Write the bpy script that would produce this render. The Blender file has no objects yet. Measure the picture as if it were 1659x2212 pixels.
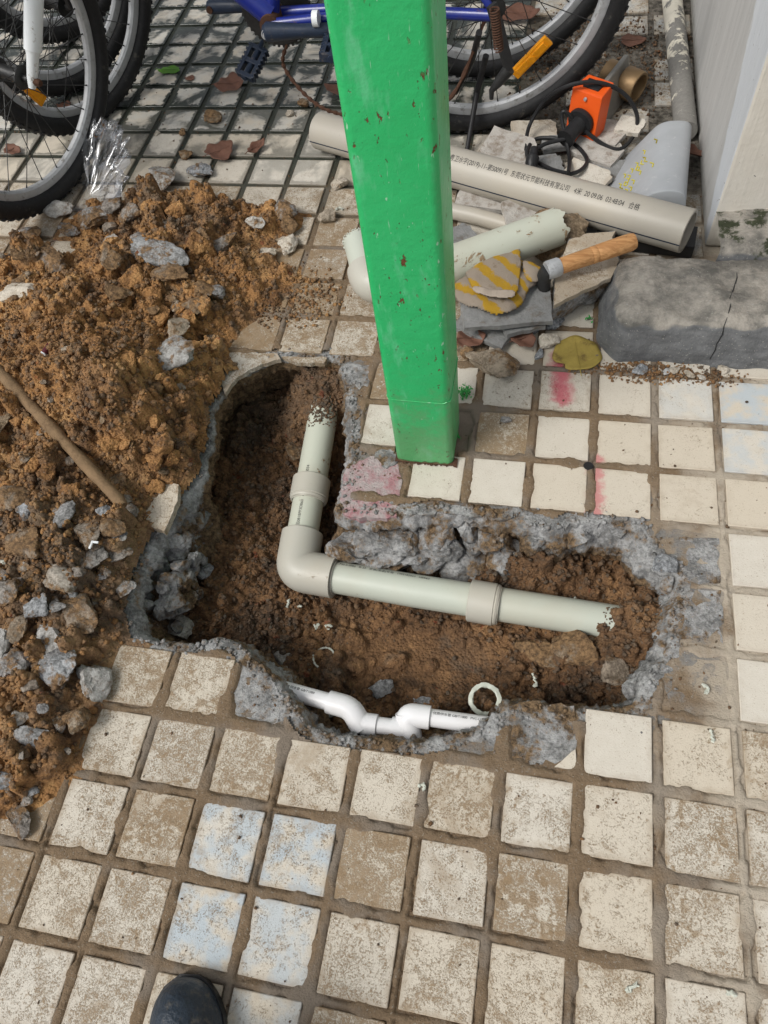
import bpy, bmesh, math, random
import numpy as np
from mathutils import Vector, Matrix
R=math.radians
# ------------------------------------------------------------------ camera, world, sun
scn=bpy.context.scene
COL=scn.collection
S=0.115                                   # paving pitch in metres
CAM=np.array([.56280,-.24998,1.18938])
AX=np.array([[.97936,.17135,-.10719],[.09427,-.85639,-.50765],[-.17879,.48707,-.85487]])   # right, down, forward
FPX=1593.24
cd=bpy.data.cameras.new('camera'); cam=bpy.data.objects.new('camera',cd); COL.objects.link(cam)
cd.sensor_fit='VERTICAL'; cd.sensor_height=24; cd.lens=FPX/2212*24; cd.clip_start=.02; cd.clip_end=400
cam.matrix_world=Matrix(((AX[0][0],-AX[1][0],-AX[2][0],CAM[0]),(AX[0][1],-AX[1][1],-AX[2][1],CAM[1]),(AX[0][2],-AX[1][2],-AX[2][2],CAM[2]),(0,0,0,1)))
scn.camera=cam
SUN_EL,SUN_AZ=R(50),R(228)               # azimuth measured clockwise from +Y
w=bpy.data.worlds.new('World'); scn.world=w; w.use_nodes=True
nt=w.node_tree; bg=nt.nodes['Background']
sky=nt.nodes.new('ShaderNodeTexSky'); sky.sky_type='NISHITA'; sky.sun_disc=False
sky.sun_elevation=SUN_EL; sky.sun_rotation=SUN_AZ; sky.air_density=1.0; sky.dust_density=3.0
hs=nt.nodes.new('ShaderNodeHueSaturation'); hs.inputs['Saturation'].default_value=.22
nt.links.new(sky.outputs[0],hs.inputs['Color']); nt.links.new(hs.outputs[0],bg.inputs[0]); bg.inputs[1].default_value=.095
sl=bpy.data.lights.new('sun','SUN'); sl.energy=1.5; sl.angle=R(22); sl.color=(1,.97,.92)
so=bpy.data.objects.new('sun',sl); COL.objects.link(so)
sd=Vector((math.sin(SUN_AZ)*math.cos(SUN_EL),math.cos(SUN_AZ)*math.cos(SUN_EL),math.sin(SUN_EL)))
so.rotation_euler=sd.to_track_quat('Z','Y').to_euler(); so.location=(0,0,6)
vs=scn.view_settings; vs.view_transform='Standard'; vs.look='None'; vs.gamma=1; vs.exposure=0.50; vs.use_curve_mapping=False

# ------------------------------------------------------------------ geometry helpers
def at(px,py,z=0.):
    d=AX[0]*(px-829.5)/FPX+AX[1]*(py-1106)/FPX+AX[2]
    return CAM+d*((z-CAM[2])/d[2])
def ppm(p): return FPX/float((np.array(p)-CAM)@AX[2])
def topix(p):
    c=AX@(np.array(p,float)-CAM); return (829.5+FPX*c[0]/c[2],1106+FPX*c[1]/c[2])
def link(o,parent=None):
    COL.objects.link(o)
    if parent is not None: o.parent=parent
    return o
def mesh_obj(name,V,F,mat=None,parent=None,smooth=False):
    me=bpy.data.meshes.new(name); me.from_pydata([tuple(map(float,v)) for v in V],[],[tuple(f) for f in F]); me.update()
    if smooth: me.shade_smooth()
    if mat: me.materials.append(mat)
    return link(bpy.data.objects.new(name,me),parent)
def np_mesh(name,V,F,mat,parent=None,smooth=True,attrs=None):
    V=np.asarray(V,np.float32); F=np.asarray(F,np.int32); n=F.shape[1]
    me=bpy.data.meshes.new(name); me.vertices.add(len(V)); me.vertices.foreach_set('co',V.ravel())
    me.loops.add(F.size); me.loops.foreach_set('vertex_index',F.ravel())
    me.polygons.add(len(F)); me.polygons.foreach_set('loop_start',np.arange(0,F.size,n,dtype=np.int32))
    me.polygons.foreach_set('loop_total',np.full(len(F),n,np.int32))
    for k,a in (attrs or {}).items():
        at_=me.attributes.new(k,'FLOAT','POINT'); at_.data.foreach_set('value',np.asarray(a,np.float32).ravel())
    me.update(calc_edges=True); me.validate()
    if smooth: me.shade_smooth()
    me.materials.append(mat)
    return link(bpy.data.objects.new(name,me),parent)
def empty(name,loc=(0,0,0)):
    o=bpy.data.objects.new(name,None); o.location=loc; o.empty_display_size=.03; return link(o)
def tag(o,label,cat,group=None):
    o['label']=label; o['category']=cat
    if group: o['group']=group
    return o
def struct(o,kind='structure'): o['kind']=kind; return o
class MB:
    def __init__(s): s.V=[]; s.F=[]
    def add(s,V,F):
        b=len(s.V); s.V+= [tuple(map(float,v)) for v in V]; s.F+=[tuple(i+b for i in f) for f in F]; return s
    def box(s,c,d,rot=None):
        M=rot or Matrix.Identity(3); c=Vector(c)
        V=[c+M@Vector((x*d[0]/2,y*d[1]/2,z*d[2]/2)) for x in(-1,1) for y in(-1,1) for z in(-1,1)]
        return s.add(V,[(0,1,3,2),(4,6,7,5),(0,4,5,1),(2,3,7,6),(0,2,6,4),(1,5,7,3)])
    def tube(s,pts,r,n=12,cap=True,closed=False):
        pts=[Vector(p) for p in pts]; m=len(pts); rs=r if hasattr(r,'__len__') else [r]*m
        T=[]
        for i in range(m):
            a=pts[i-1] if (i or closed) else pts[0]; b=pts[(i+1)%m] if (i<m-1 or closed) else pts[-1]
            T.append((b-a).normalized())
        nr=T[0].orthogonal().normalized(); V=[]
        for i in range(m):
            if i: nr=(nr-T[i]*nr.dot(T[i])).normalized()
            bn=T[i].cross(nr)
            for k in range(n):
                a=2*math.pi*k/n; V.append(pts[i]+(nr*math.cos(a)+bn*math.sin(a))*rs[i])
        F=[]
        for i in range(m if closed else m-1):
            j=(i+1)%m
            for k in range(n): F.append((i*n+k,i*n+(k+1)%n,j*n+(k+1)%n,j*n+k))
        if cap and not closed: F+=[tuple(range(n))[::-1],tuple((m-1)*n+k for k in range(n))]
        return s.add(V,F)
    def lathe(s,prof,o,axis,n=28,closed=False):
        # prof: list of (radius, t along axis)
        o=Vector(o); ax=Vector(axis).normalized(); u=ax.orthogonal().normalized(); v=ax.cross(u)
        V=[];F=[]
        for r,t in prof:
            for k in range(n):
                a=2*math.pi*k/n; V.append(o+ax*t+(u*math.cos(a)+v*math.sin(a))*r)
        m=len(prof)
        for i in range(m if closed else m-1):
            j=(i+1)%m
            for k in range(n): F.append((i*n+k,i*n+(k+1)%n,j*n+(k+1)%n,j*n+k))
        return s.add(V,F)
    def pipe(s,a,b,ro,ri,n=28):
        a=Vector(a);b=Vector(b);L=(b-a).length; c=.0015
        return s.lathe([(ri,0),(ro-c,0),(ro,c),(ro,L-c),(ro-c,L),(ri,L)],a,b-a,n,closed=True)
    def build(s,name,mat,parent=None,smooth=False,bevel=0,angle=40):
        me=bpy.data.meshes.new(name); me.from_pydata(s.V,[],s.F); me.update()
        bm=bmesh.new(); bm.from_mesh(me); bmesh.ops.recalc_face_normals(bm,faces=bm.faces)
        if bevel:
            ed=[e for e in bm.edges if len(e.link_faces)==2 and e.calc_face_angle(0)>.5]
            bmesh.ops.bevel(bm,geom=ed,offset=bevel,segments=2,affect='EDGES',profile=.6)
        bm.to_mesh(me); bm.free()
        if smooth:
            me.shade_smooth()
            try: me.set_sharp_from_angle(angle=R(angle))
            except Exception: pass
        me.materials.append(mat)
        return link(bpy.data.objects.new(name,me),parent)
# ---- numpy gradient noise
def _h(*a):
    h=np.zeros(a[0].shape,np.uint32)
    for i,x in enumerate(a): h=h*np.uint32(1664525)+x.astype(np.int64).astype(np.uint32)*np.uint32([374761393,668265263,2246822519][i])
    h^=h>>np.uint32(13); h*=np.uint32(1274126177); h^=h>>np.uint32(16); h*=np.uint32(2654435761); h^=h>>np.uint32(15); return h
def pn(P,seed=0):
    P=np.asarray(P,float)+seed*17.31; D=P.shape[-1]; I=np.floor(P).astype(np.int64); f=P-I; u=f*f*f*(f*(f*6-15)+10); out=0
    for c in range(2**D):
        o=[(c>>k)&1 for k in range(D)]
        h=_h(*[I[...,k]+o[k] for k in range(D)])
        g=0
        for k in range(D):
            g=g+(((h>>np.uint32(k*9))&np.uint32(511)).astype(float)/255.5-1)*(f[...,k]-o[k])
        wt=1
        for k in range(D): wt=wt*(u[...,k] if o[k] else 1-u[...,k])
        out=out+g*wt
    return out
def fbm(P,oct=4,seed=0,gain=.5):
    P=np.asarray(P,float); s=0;a=1
    for i in range(oct): s=s+a*pn(P*2**i,seed+i*3); a*=gain
    return s
def ridg(P,oct=3,seed=0):
    s=0;a=1;P=np.asarray(P,float)
    for i in range(oct): s=s+a*(.5-np.abs(pn(P*2**i,seed+i*5))); a*=.5
    return s
def sstep(a,b,x): t=np.clip((x-a)/(b-a),0,1); return t*t*(3-2*t)
def sdf_poly(X,Y,poly):
    d=np.full(X.shape,1e9); ins=np.zeros(X.shape,bool); n=len(poly)
    for i in range(n):
        x0,y0=poly[i];x1,y1=poly[(i+1)%n]; ex,ey=x1-x0,y1-y0
        t=np.clip(((X-x0)*ex+(Y-y0)*ey)/(ex*ex+ey*ey+1e-12),0,1)
        d=np.minimum(d,(X-x0-t*ex)**2+(Y-y0-t*ey)**2)
        cnd=((y0>Y)!=(y1>Y)); ins^=cnd&(X<(x1-x0)*(Y-y0)/(y1-y0+1e-15)+x0)
    d=np.sqrt(d); return np.where(ins,d,-d)     # + inside
def grid_mesh(x0,x1,y0,y1,st):
    xs=np.arange(x0,x1+st/2,st); ys=np.arange(y0,y1+st/2,st); X,Y=np.meshgrid(xs,ys)
    ny,nx=X.shape; i=np.arange(nx*ny).reshape(ny,nx)
    F=np.stack([i[:-1,:-1],i[:-1,1:],i[1:,1:],i[1:,:-1]],-1).reshape(-1,4)
    return X,Y,F

# ------------------------------------------------------------------ materials
class NT:
    def __init__(s,name):
        s.m=bpy.data.materials.new(name); s.m.use_nodes=True; s.t=s.m.node_tree; s.b=s.t.nodes['Principled BSDF']; s.b.inputs['Specular IOR Level'].default_value=.3
    def n(s,ty,**kw):
        nd=s.t.nodes.new(ty)
        for k,v in kw.items(): setattr(nd,k,v)
        return nd
    def set(s,sock,v):
        if hasattr(v,'is_linked') or isinstance(v,bpy.types.NodeSocket): s.t.links.new(v,sock)
        elif isinstance(v,(tuple,list)) and len(v)==3 and sock.type=='RGBA': sock.default_value=(*v,1)
        else: sock.default_value=v
    @property
    def pos(s): return s.n('ShaderNodeNewGeometry').outputs['Position']
    @property
    def obj(s): return s.n('ShaderNodeTexCoord').outputs['Object']
    @property
    def nrm(s): return s.n('ShaderNodeNewGeometry').outputs['Normal']
    def sep(s,v):
        x=s.n('ShaderNodeSeparateXYZ'); s.set(x.inputs[0],v); return x.outputs
    def vmul(s,v,k):
        x=s.n('ShaderNodeVectorMath',operation='MULTIPLY'); s.set(x.inputs[0],v); x.inputs[1].default_value=k; return x.outputs[0]
    def noise(s,v,sc,det=4,ro=.55,dist=0):
        x=s.n('ShaderNodeTexNoise'); s.set(x.inputs['Vector'],v); x.inputs['Scale'].default_value=sc; x.inputs['Detail'].default_value=det; x.inputs['Roughness'].default_value=ro; x.inputs['Distortion'].default_value=dist; return x.outputs[0]
    def vor(s,v,sc,feat='F1',out=0,rnd=1):
        x=s.n('ShaderNodeTexVoronoi',feature=feat); s.set(x.inputs['Vector'],v); x.inputs['Scale'].default_value=sc; x.inputs['Randomness'].default_value=rnd; return x.outputs[out]
    def math(s,op,a,b=0.,c=None):
        x=s.n('ShaderNodeMath',operation=op); s.set(x.inputs[0],a); s.set(x.inputs[1],b)
        if c is not None: s.set(x.inputs[2],c)
        return x.outputs[0]
    def step(s,v,a,b):
        x=s.n('ShaderNodeMapRange',interpolation_type='SMOOTHSTEP'); s.set(x.inputs[0],v); s.set(x.inputs[1],a); s.set(x.inputs[2],b); return x.outputs[0]
    def mix(s,f,a,b,mode='MIX'):
        x=s.n('ShaderNodeMix',data_type='RGBA',blend_type=mode); s.set(x.inputs[0],f); s.set(x.inputs[6],a); s.set(x.inputs[7],b); return x.outputs[2]
    def attr(s,name,geo=False):
        x=s.n('ShaderNodeAttribute',attribute_type='GEOMETRY' if geo else 'OBJECT',attribute_name=name); return x.outputs['Fac']
    def rnd(s): return s.n('ShaderNodeObjectInfo').outputs['Random']
    def out(s,col=None,rough=.8,metal=0,bump=None,bd=.002,bs=1,spec=None,extra=None):
        if col is not None: s.set(s.b.inputs['Base Color'],col)
        s.set(s.b.inputs['Roughness'],rough); s.b.inputs['Metallic'].default_value=metal
        if spec is not None: s.b.inputs['Specular IOR Level'].default_value=spec
        if bump is not None:
            x=s.n('ShaderNodeBump'); x.inputs['Strength'].default_value=bs; x.inputs['Distance'].default_value=bd; s.set(x.inputs['Height'],bump); s.t.links.new(x.outputs[0],s.b.inputs['Normal'])
        return s.m
MUD=(.165,.108,.058); MUDD=(.085,.060,.037); MUDW=(.26,.185,.105)
RED=[(.617,.845,.627,.725),(.697,.590,.7015,.455)]
def mat_tile():
    t=NT('tile'); p=t.pos; o=t.sep(t.obj); mud=t.attr('mud'); tint=t.attr('tint'); wet=t.attr('wet'); r=t.rnd()
    base=t.mix(t.noise(p,45,4),(.53,.49,.42),(.64,.605,.535))
    base=t.mix(t.math('MULTIPLY',r,.75),base,(.55,.48,.375))
    base=t.mix(t.step(t.noise(p,420,2),.62,.72),base,(.40,.33,.25))
    base=t.mix(t.math('MULTIPLY',tint,t.step(t.noise(p,28,3),.35,.6)),base,(.44,.49,.52))
    ex=t.math('SUBTRACT',.05,t.math('ABSOLUTE',o[0])); ey=t.math('SUBTRACT',.05,t.math('ABSOLUTE',o[1]))
    ed=t.math('MINIMUM',ex,ey)
    edge=t.math('SUBTRACT',1,t.step(t.math('ADD',ed,t.math('MULTIPLY',t.math('SUBTRACT',t.noise(p,55,5,.65),.5),.036)),-.004,.013))
    off=t.n('ShaderNodeCombineXYZ'); t.set(off.inputs[0],t.math('MULTIPLY',r,31.)); t.set(off.inputs[1],t.math('MULTIPLY',r,17.)); pa=t.n('ShaderNodeVectorMath',operation='ADD'); t.set(pa.inputs[0],p); t.set(pa.inputs[1],off.outputs[0]); po=pa.outputs[0]
    big=t.noise(po,17,5,.66,.9); med=t.noise(p,95,4,.65,.8); fine=t.noise(p,380,3,.7,.5)
    film=t.math('ADD',t.math('MULTIPLY',big,.72),t.math('MULTIPLY',fine,1.10))
    film=t.math('ADD',film,t.math('MULTIPLY',med,.55))
    th=t.math('SUBTRACT',1.44,t.math('MULTIPLY',mud,.50))
    m1=t.step(film,t.math('SUBTRACT',th,.06),t.math('ADD',th,.24))
    m1=t.math('MULTIPLY',m1,.88)
    m2=t.step(t.math('ADD',big,t.math('MULTIPLY',mud,.14)),.62,.78)
    m2=t.math('MULTIPLY',m2,t.math('MULTIPLY',t.step(mud,.08,.4),.6))
    m3=t.math('MULTIPLY',edge,t.math('MULTIPLY_ADD',mud,.7,.12)); 
    m4=t.math('MULTIPLY',t.step(t.math('ADD',t.noise(p,5.5,6,.68,.7),t.math('MULTIPLY',mud,.06)),.58,.72),t.math('MULTIPLY',t.step(mud,.05,.4),.55))
    m2=t.math('MAXIMUM',m2,m4)
    mm=t.math('MAXIMUM',t.math('MAXIMUM',m1,m2),t.math('MINIMUM',m3,1))
    mc=t.mix(t.noise(p,150,4,.7),(.14,.092,.048),(.35,.245,.140))
    soft=t.math('MULTIPLY',t.step(t.math('ADD',t.noise(po,15,5,.66,1.1),t.math('MULTIPLY',t.math('SUBTRACT',med,.5),.45)),t.math('SUBTRACT',.68,t.math('MULTIPLY',mud,.24)),t.math('SUBTRACT',.78,t.math('MULTIPLY',mud,.22))),t.math('MINIMUM',.85,t.math('MULTIPLY',mud,1.2)))
    base=t.mix(soft,base,t.mix(t.noise(p,60,4),(.24,.168,.10),(.42,.32,.21)))
    col=t.mix(mm,base,mc)
    wm=t.math('MULTIPLY',wet,t.step(t.math('ADD',t.noise(p,9,4,.6,.5),t.math('MULTIPLY',edge,.35)),.44,.60))
    col=t.mix(wm,col,(.035,.042,.034))
    red=t.attr('red')
    q=t.sep(p)
    def seg(x0,y0,x1,y1,w_):
        k=(x1-x0)/(y1-y0); dx=t.math('ABSOLUTE',t.math('SUBTRACT',q[0],t.math('MULTIPLY_ADD',t.math('SUBTRACT',q[1],y0),k,x0)))
        dy=t.math('MAXIMUM',0,t.math('MAXIMUM',t.math('SUBTRACT',q[1],max(y0,y1)),t.math('SUBTRACT',min(y0,y1),q[1])))
        d=t.math('ADD',t.math('ADD',dx,dy),t.math('MULTIPLY',t.math('SUBTRACT',t.noise(p,55,5,.7),.5),.05))
        return t.math('SUBTRACT',1,t.step(d,w_*.2,w_*1.6))
    rm=t.math('MULTIPLY',red,t.math('MAXIMUM',seg(*RED[0],.020),t.math('MULTIPLY',seg(*RED[1],.013),.7)))
    col=t.mix(t.math('MULTIPLY',rm,.75),col,(.50,.035,.085))
    ro=t.math('SUBTRACT',.62,t.math('MULTIPLY',wm,.48)); 
    hb=t.math('ADD',t.math('MULTIPLY',mm,.7),t.math('MULTIPLY',fine,.5))
    return t.out(col,ro,bump=hb,bd=.0012,bs=.8)
def mat_bed():
    t=NT('bed'); p=t.pos; q=t.sep(p)
    c=t.mix(t.noise(p,60,5,.7),(.125,.086,.052),(.28,.198,.122))
    c=t.mix(t.step(t.noise(p,300,2),.62,.7),c,(.28,.24,.19))
    c=t.mix(t.step(t.noise(p,7,4),.48,.62),c,(.22,.18,.14))
    c=t.mix(t.math('MULTIPLY',t.step(q[0],.72,.95),t.step(t.noise(p,9,4),.35,.55)),c,(.46,.40,.32))
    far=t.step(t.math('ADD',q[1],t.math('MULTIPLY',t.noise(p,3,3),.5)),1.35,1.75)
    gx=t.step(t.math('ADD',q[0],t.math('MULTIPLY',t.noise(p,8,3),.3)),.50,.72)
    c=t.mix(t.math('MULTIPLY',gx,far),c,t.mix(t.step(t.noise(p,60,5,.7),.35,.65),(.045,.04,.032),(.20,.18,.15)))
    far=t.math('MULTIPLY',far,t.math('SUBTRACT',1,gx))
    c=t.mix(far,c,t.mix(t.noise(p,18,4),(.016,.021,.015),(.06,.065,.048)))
    cc=t.mix(t.noise(p,90,4),(.12,.115,.108),(.30,.29,.275))
    c=t.mix(t.math('MULTIPLY',t.attr('conc',True),t.step(t.noise(p,22,5,.7),.44,.60)),c,cc)
    ro=t.math('SUBTRACT',.9,t.math('MULTIPLY',far,.6))
    return t.out(c,ro,bump=t.noise(p,260,5,.7),bd=.004,bs=1)
def mat_soil(name='soil',wetness=0.,dark=(.16,.082,.036),mid=(.40,.208,.080),hi=(.62,.37,.155),gray=.5):
    t=NT(name); p=t.pos
    f=t.math('ADD',t.math('MULTIPLY',t.noise(p,9,5,.6),.65),t.math('MULTIPLY',t.noise(p,75,4,.65),.4))
    c=t.mix(t.step(f,.40,.55),dark,mid); c=t.mix(t.step(f,.53,.70),c,hi)
    c=t.mix(t.math('MULTIPLY',t.step(t.noise(p,16,4,.6,.4),.56,.66),gray),c,(.125,.112,.092))
    c=t.mix(t.step(t.noise(p,330,2),.70,.76),c,(.42,.36,.28))
    c=t.mix(t.math('MULTIPLY',t.step(t.noise(p,30,3),.68,.73),.7),c,(.24,.06,.025))
    gb=t.attr('grey',True)
    c=t.mix(t.math('MULTIPLY',gb,.75),c,t.mix(t.noise(p,110,4),(.065,.055,.045),(.19,.165,.13)))
    ro=t.math('SUBTRACT',.92,t.math('MULTIPLY',t.noise(p,26,3),wetness))
    h=t.math('ADD',t.noise(p,150,6,.75),t.math('MULTIPLY',t.vor(p,170),-.8))
    return t.out(c,ro,bump=h,bd=.006,bs=1)
def mat_conc(name,lo=(.14,.14,.137),hi=(.44,.44,.435),dirt=.62,sc=1):
    t=NT(name); p=t.pos; q=t.sep(p)
    f=t.math('ADD',t.math('MULTIPLY',t.noise(p,26*sc,5,.65),.6),t.math('MULTIPLY',t.noise(p,190*sc,4,.7),.45))
    c=t.mix(t.step(f,.40,.66),lo,hi)
    agg=t.vor(p,95*sc,out=1); c=t.mix(t.math('MULTIPLY',t.step(t.vor(p,95*sc),.42,.30),.45),c,t.mix(agg,(.17,.165,.155),(.46,.45,.43))); 
    d=t.step(t.math('ADD',t.noise(p,14*sc,5,.65,.4),t.math('ADD',t.math('MULTIPLY',t.math('ADD',dirt,t.attr('dirt',True)),.26),t.math('MULTIPLY',t.math('SUBTRACT',t.noise(p,95,4,.7),.5),.5))),.62,.78)
    c=t.mix(d,c,t.mix(t.step(t.noise(p,110,5,.75),.35,.65),(.065,.045,.028),(.25,.165,.09)))
    return t.out(c,.88,bump=t.math('ADD',t.noise(p,120*sc,6,.72),t.math('MULTIPLY',t.noise(p,420,3),.3)),bd=.005,bs=1)
def mat_rock():
    t=NT('rock'); o=t.obj; p=t.pos; tone=t.attr('tone'); mud=t.attr('mud'); br=t.attr('bright')
    f=t.math('ADD',t.math('MULTIPLY',t.noise(p,40,5,.65),.6),t.math('MULTIPLY',t.noise(p,230,3,.7),.45))
    g=t.mix(t.step(f,.38,.68),(.11,.115,.12),(.44,.455,.47))
    b=t.mix(t.step(f,.38,.68),(.115,.082,.05),(.33,.25,.165))
    w_=t.mix(t.step(f,.40,.62),(.48,.42,.33),(.70,.64,.54))
    c=t.mix(tone,g,b); c=t.mix(br,c,w_)
    d=t.step(t.math('ADD',t.noise(p,22,5,.65,.3),t.math('ADD',t.math('MULTIPLY',mud,.30),t.math('MULTIPLY',t.math('SUBTRACT',t.noise(p,120,4,.7),.5),.35))),.60,.76)
    c=t.mix(d,c,t.mix(t.step(t.noise(p,130,5,.75),.35,.66),(.085,.052,.028),(.30,.185,.092)))
    return t.out(c,.9,bump=t.math('ADD',t.noise(p,170,6,.72),t.math('MULTIPLY',d,.35)),bd=.004,bs=1)
def mat_pvc(name,col,mudamt=.0,rough=.42,dark=(.20,.125,.06)):
    t=NT(name); p=t.pos
    c=t.mix(t.noise(p,12,4),tuple(x*.93 for x in col),tuple(min(1,x*1.04) for x in col))
    c=t.mix(t.step(t.noise(t.vmul(p,(1,1,1)),260,3,.7),.66,.74),c,tuple(x*.72 for x in col))
    m=t.step(t.math('ADD',t.noise(p,24,5,.72,.5),mudamt),.72,.78)
    c=t.mix(m,c,t.mix(t.noise(p,150,3),dark,(.34,.235,.13)))
    c=t.mix(t.math('MULTIPLY',t.step(t.noise(p,6,4,.6),.42,.7),.30),c,(.42,.36,.27))
    return t.out(c,t.math('MULTIPLY_ADD',m,.4,rough),bump=t.math('ADD',t.math('MULTIPLY',m,1),t.math('MULTIPLY',t.noise(p,300,2),.1)),bd=.0008,spec=.4)
def mat_green():
    t=NT('green_paint'); p=t.pos; q=t.sep(p)
    g=t.mix(t.noise(p,9,4),(.020,.41,.120),(.038,.50,.170))
    stretch=t.noise(t.vmul(p,(30,30,9)),1,4,.65)
    g=t.mix(t.math('MULTIPLY',t.step(stretch,.54,.72),.42),g,(.22,.60,.38))
    g=t.mix(t.math('MULTIPLY',t.step(t.noise(t.vmul(p,(110,110,55)),1,3,.6),.67,.72),.6),g,(.50,.66,.54))
    ru=t.step(t.noise(t.vmul(p,(120,120,60)),1,4,.65),.625,.66)
    ru=t.math('MULTIPLY',ru,t.step(t.noise(p,16,3),.46,.54))
    low=t.math('SUBTRACT',1,t.step(t.math('ADD',q[2],t.math('MULTIPLY',t.math('SUBTRACT',t.noise(p,60,4),.5),.03)),.001,.006))
    ru=t.math('MAXIMUM',ru,low)
    c=t.mix(ru,g,t.mix(t.noise(p,200,3),(.06,.02,.008),(.22,.085,.03)))
    sc1=t.step(t.noise(t.vmul(p,(220,220,26)),1,3,.6),.66,.70); c=t.mix(t.math('MULTIPLY',t.math('MULTIPLY',sc1,t.step(t.noise(p,11,3),.46,.6)),.55),c,(.42,.60,.48))
    ds=t.math('MULTIPLY',t.step(t.math('SUBTRACT',t.math('MULTIPLY',t.noise(p,32,5,.7),.55),q[2]),.02,.24),.45); c=t.mix(ds,c,(.17,.20,.11))
    return t.out(c,t.math('ADD',t.math('MULTIPLY_ADD',ru,.4,.20),t.math('MULTIPLY',t.noise(p,18,5,.7),.30)),bump=t.math('ADD',t.math('MULTIPLY',ru,-.8),t.math('ADD',t.noise(p,40,4),t.math('MULTIPLY',t.noise(p,190,3),.3))),bd=.0016,spec=.5)
def mat_wall():
    t=NT('plaster'); p=t.pos; q=t.sep(p); n=t.sep(t.nrm)
    side=t.step(n[0],-.4,-.7)
    c=t.mix(t.noise(p,20,4),(.66,.61,.53),(.76,.72,.65))
    e=t.math('SUBTRACT',t.math('SUBTRACT',q[1],1.19),t.math('MULTIPLY_ADD',q[2],.42,.03))
    e=t.math('ADD',e,t.math('MULTIPLY',t.math('SUBTRACT',t.noise(p,25,4),.5),.05))
    st=t.noise(t.vmul(p,(60,26,3)),1,5,.65)
    grey=t.mix(st,(.36,.355,.34),(.62,.61,.59)); blue=t.mix(st,(.56,.585,.615),(.70,.72,.74))
    sd_=t.mix(t.step(e,-.01,.012),blue,grey)
    c=t.mix(side,c,sd_)
    c=t.mix(t.step(t.noise(p,110,3,.6),.69,.73),c,(.22,.21,.19))
    lo=t.math('SUBTRACT',1,t.step(t.math('ADD',q[2],t.math('MULTIPLY',t.noise(p,30,4),.05)),.02,.07))
    c=t.mix(t.math('MULTIPLY',lo,.55),c,(.16,.15,.12))
    return t.out(c,.85,bump=t.math('ADD',st,t.noise(p,60,4)),bd=.0015)
def mat_kerb():
    t=NT('kerb_stone'); p=t.pos; q=t.sep(p); n=t.sep(t.nrm)
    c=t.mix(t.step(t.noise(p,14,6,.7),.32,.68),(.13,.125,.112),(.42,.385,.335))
    vert_shade=t.math('SUBTRACT',1,t.step(t.math('ADD',n[2],t.math('MULTIPLY',t.math('SUBTRACT',t.noise(p,20,4),.5),.3)),.42,.62))
    c=t.mix(vert_shade,c,t.mix(t.noise(t.vmul(p,(30,30,70)),1,5,.65),(.03,.032,.035),(.26,.265,.27)))  # shade put into the colour: steep faces painted darker than the top
    ms=t.step(t.math('ADD',t.noise(p,22,5,.7),t.math('MULTIPLY',t.step(q[1],1.03,1.07),.55)),1.02,1.14)
    c=t.mix(ms,c,t.mix(t.noise(p,90,3),(.018,.022,.012),(.075,.085,.045)))
    c=t.mix(t.step(t.noise(p,250,2),.66,.72),c,(.38,.37,.34))
    return t.out(c,.85,bump=t.noise(p,110,6,.7),bd=.004)
def mat_simple(name,col,rough=.5,metal=0,var=.25,sc=60,bd=.0006,dirt=0.,dcol=(.20,.13,.07),spec=None):
    t=NT(name); p=t.obj
    c=t.mix(t.noise(p,sc,4),tuple(x*(1-var) for x in col),tuple(min(1,x*(1+var)) for x in col))
    if dirt: c=t.mix(t.math('MULTIPLY',t.step(t.noise(t.pos,35,5,.7),.62-dirt*.3,.72),.85),c,dcol)
    return t.out(c,rough,metal,bump=t.noise(p,sc*3,4),bd=bd,spec=spec)
def mat_wood(name,a,b,sc=(12,160,160)):
    t=NT(name); p=t.vmul(t.obj,sc)
    f=t.noise(p,1,5,.6,.4); c=t.mix(t.step(f,.35,.65),a,b)
    c=t.mix(t.step(t.noise(t.pos,60,4,.7),.64,.74),c,(.10,.06,.03))
    return t.out(c,.6,bump=f,bd=.0008)
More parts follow.
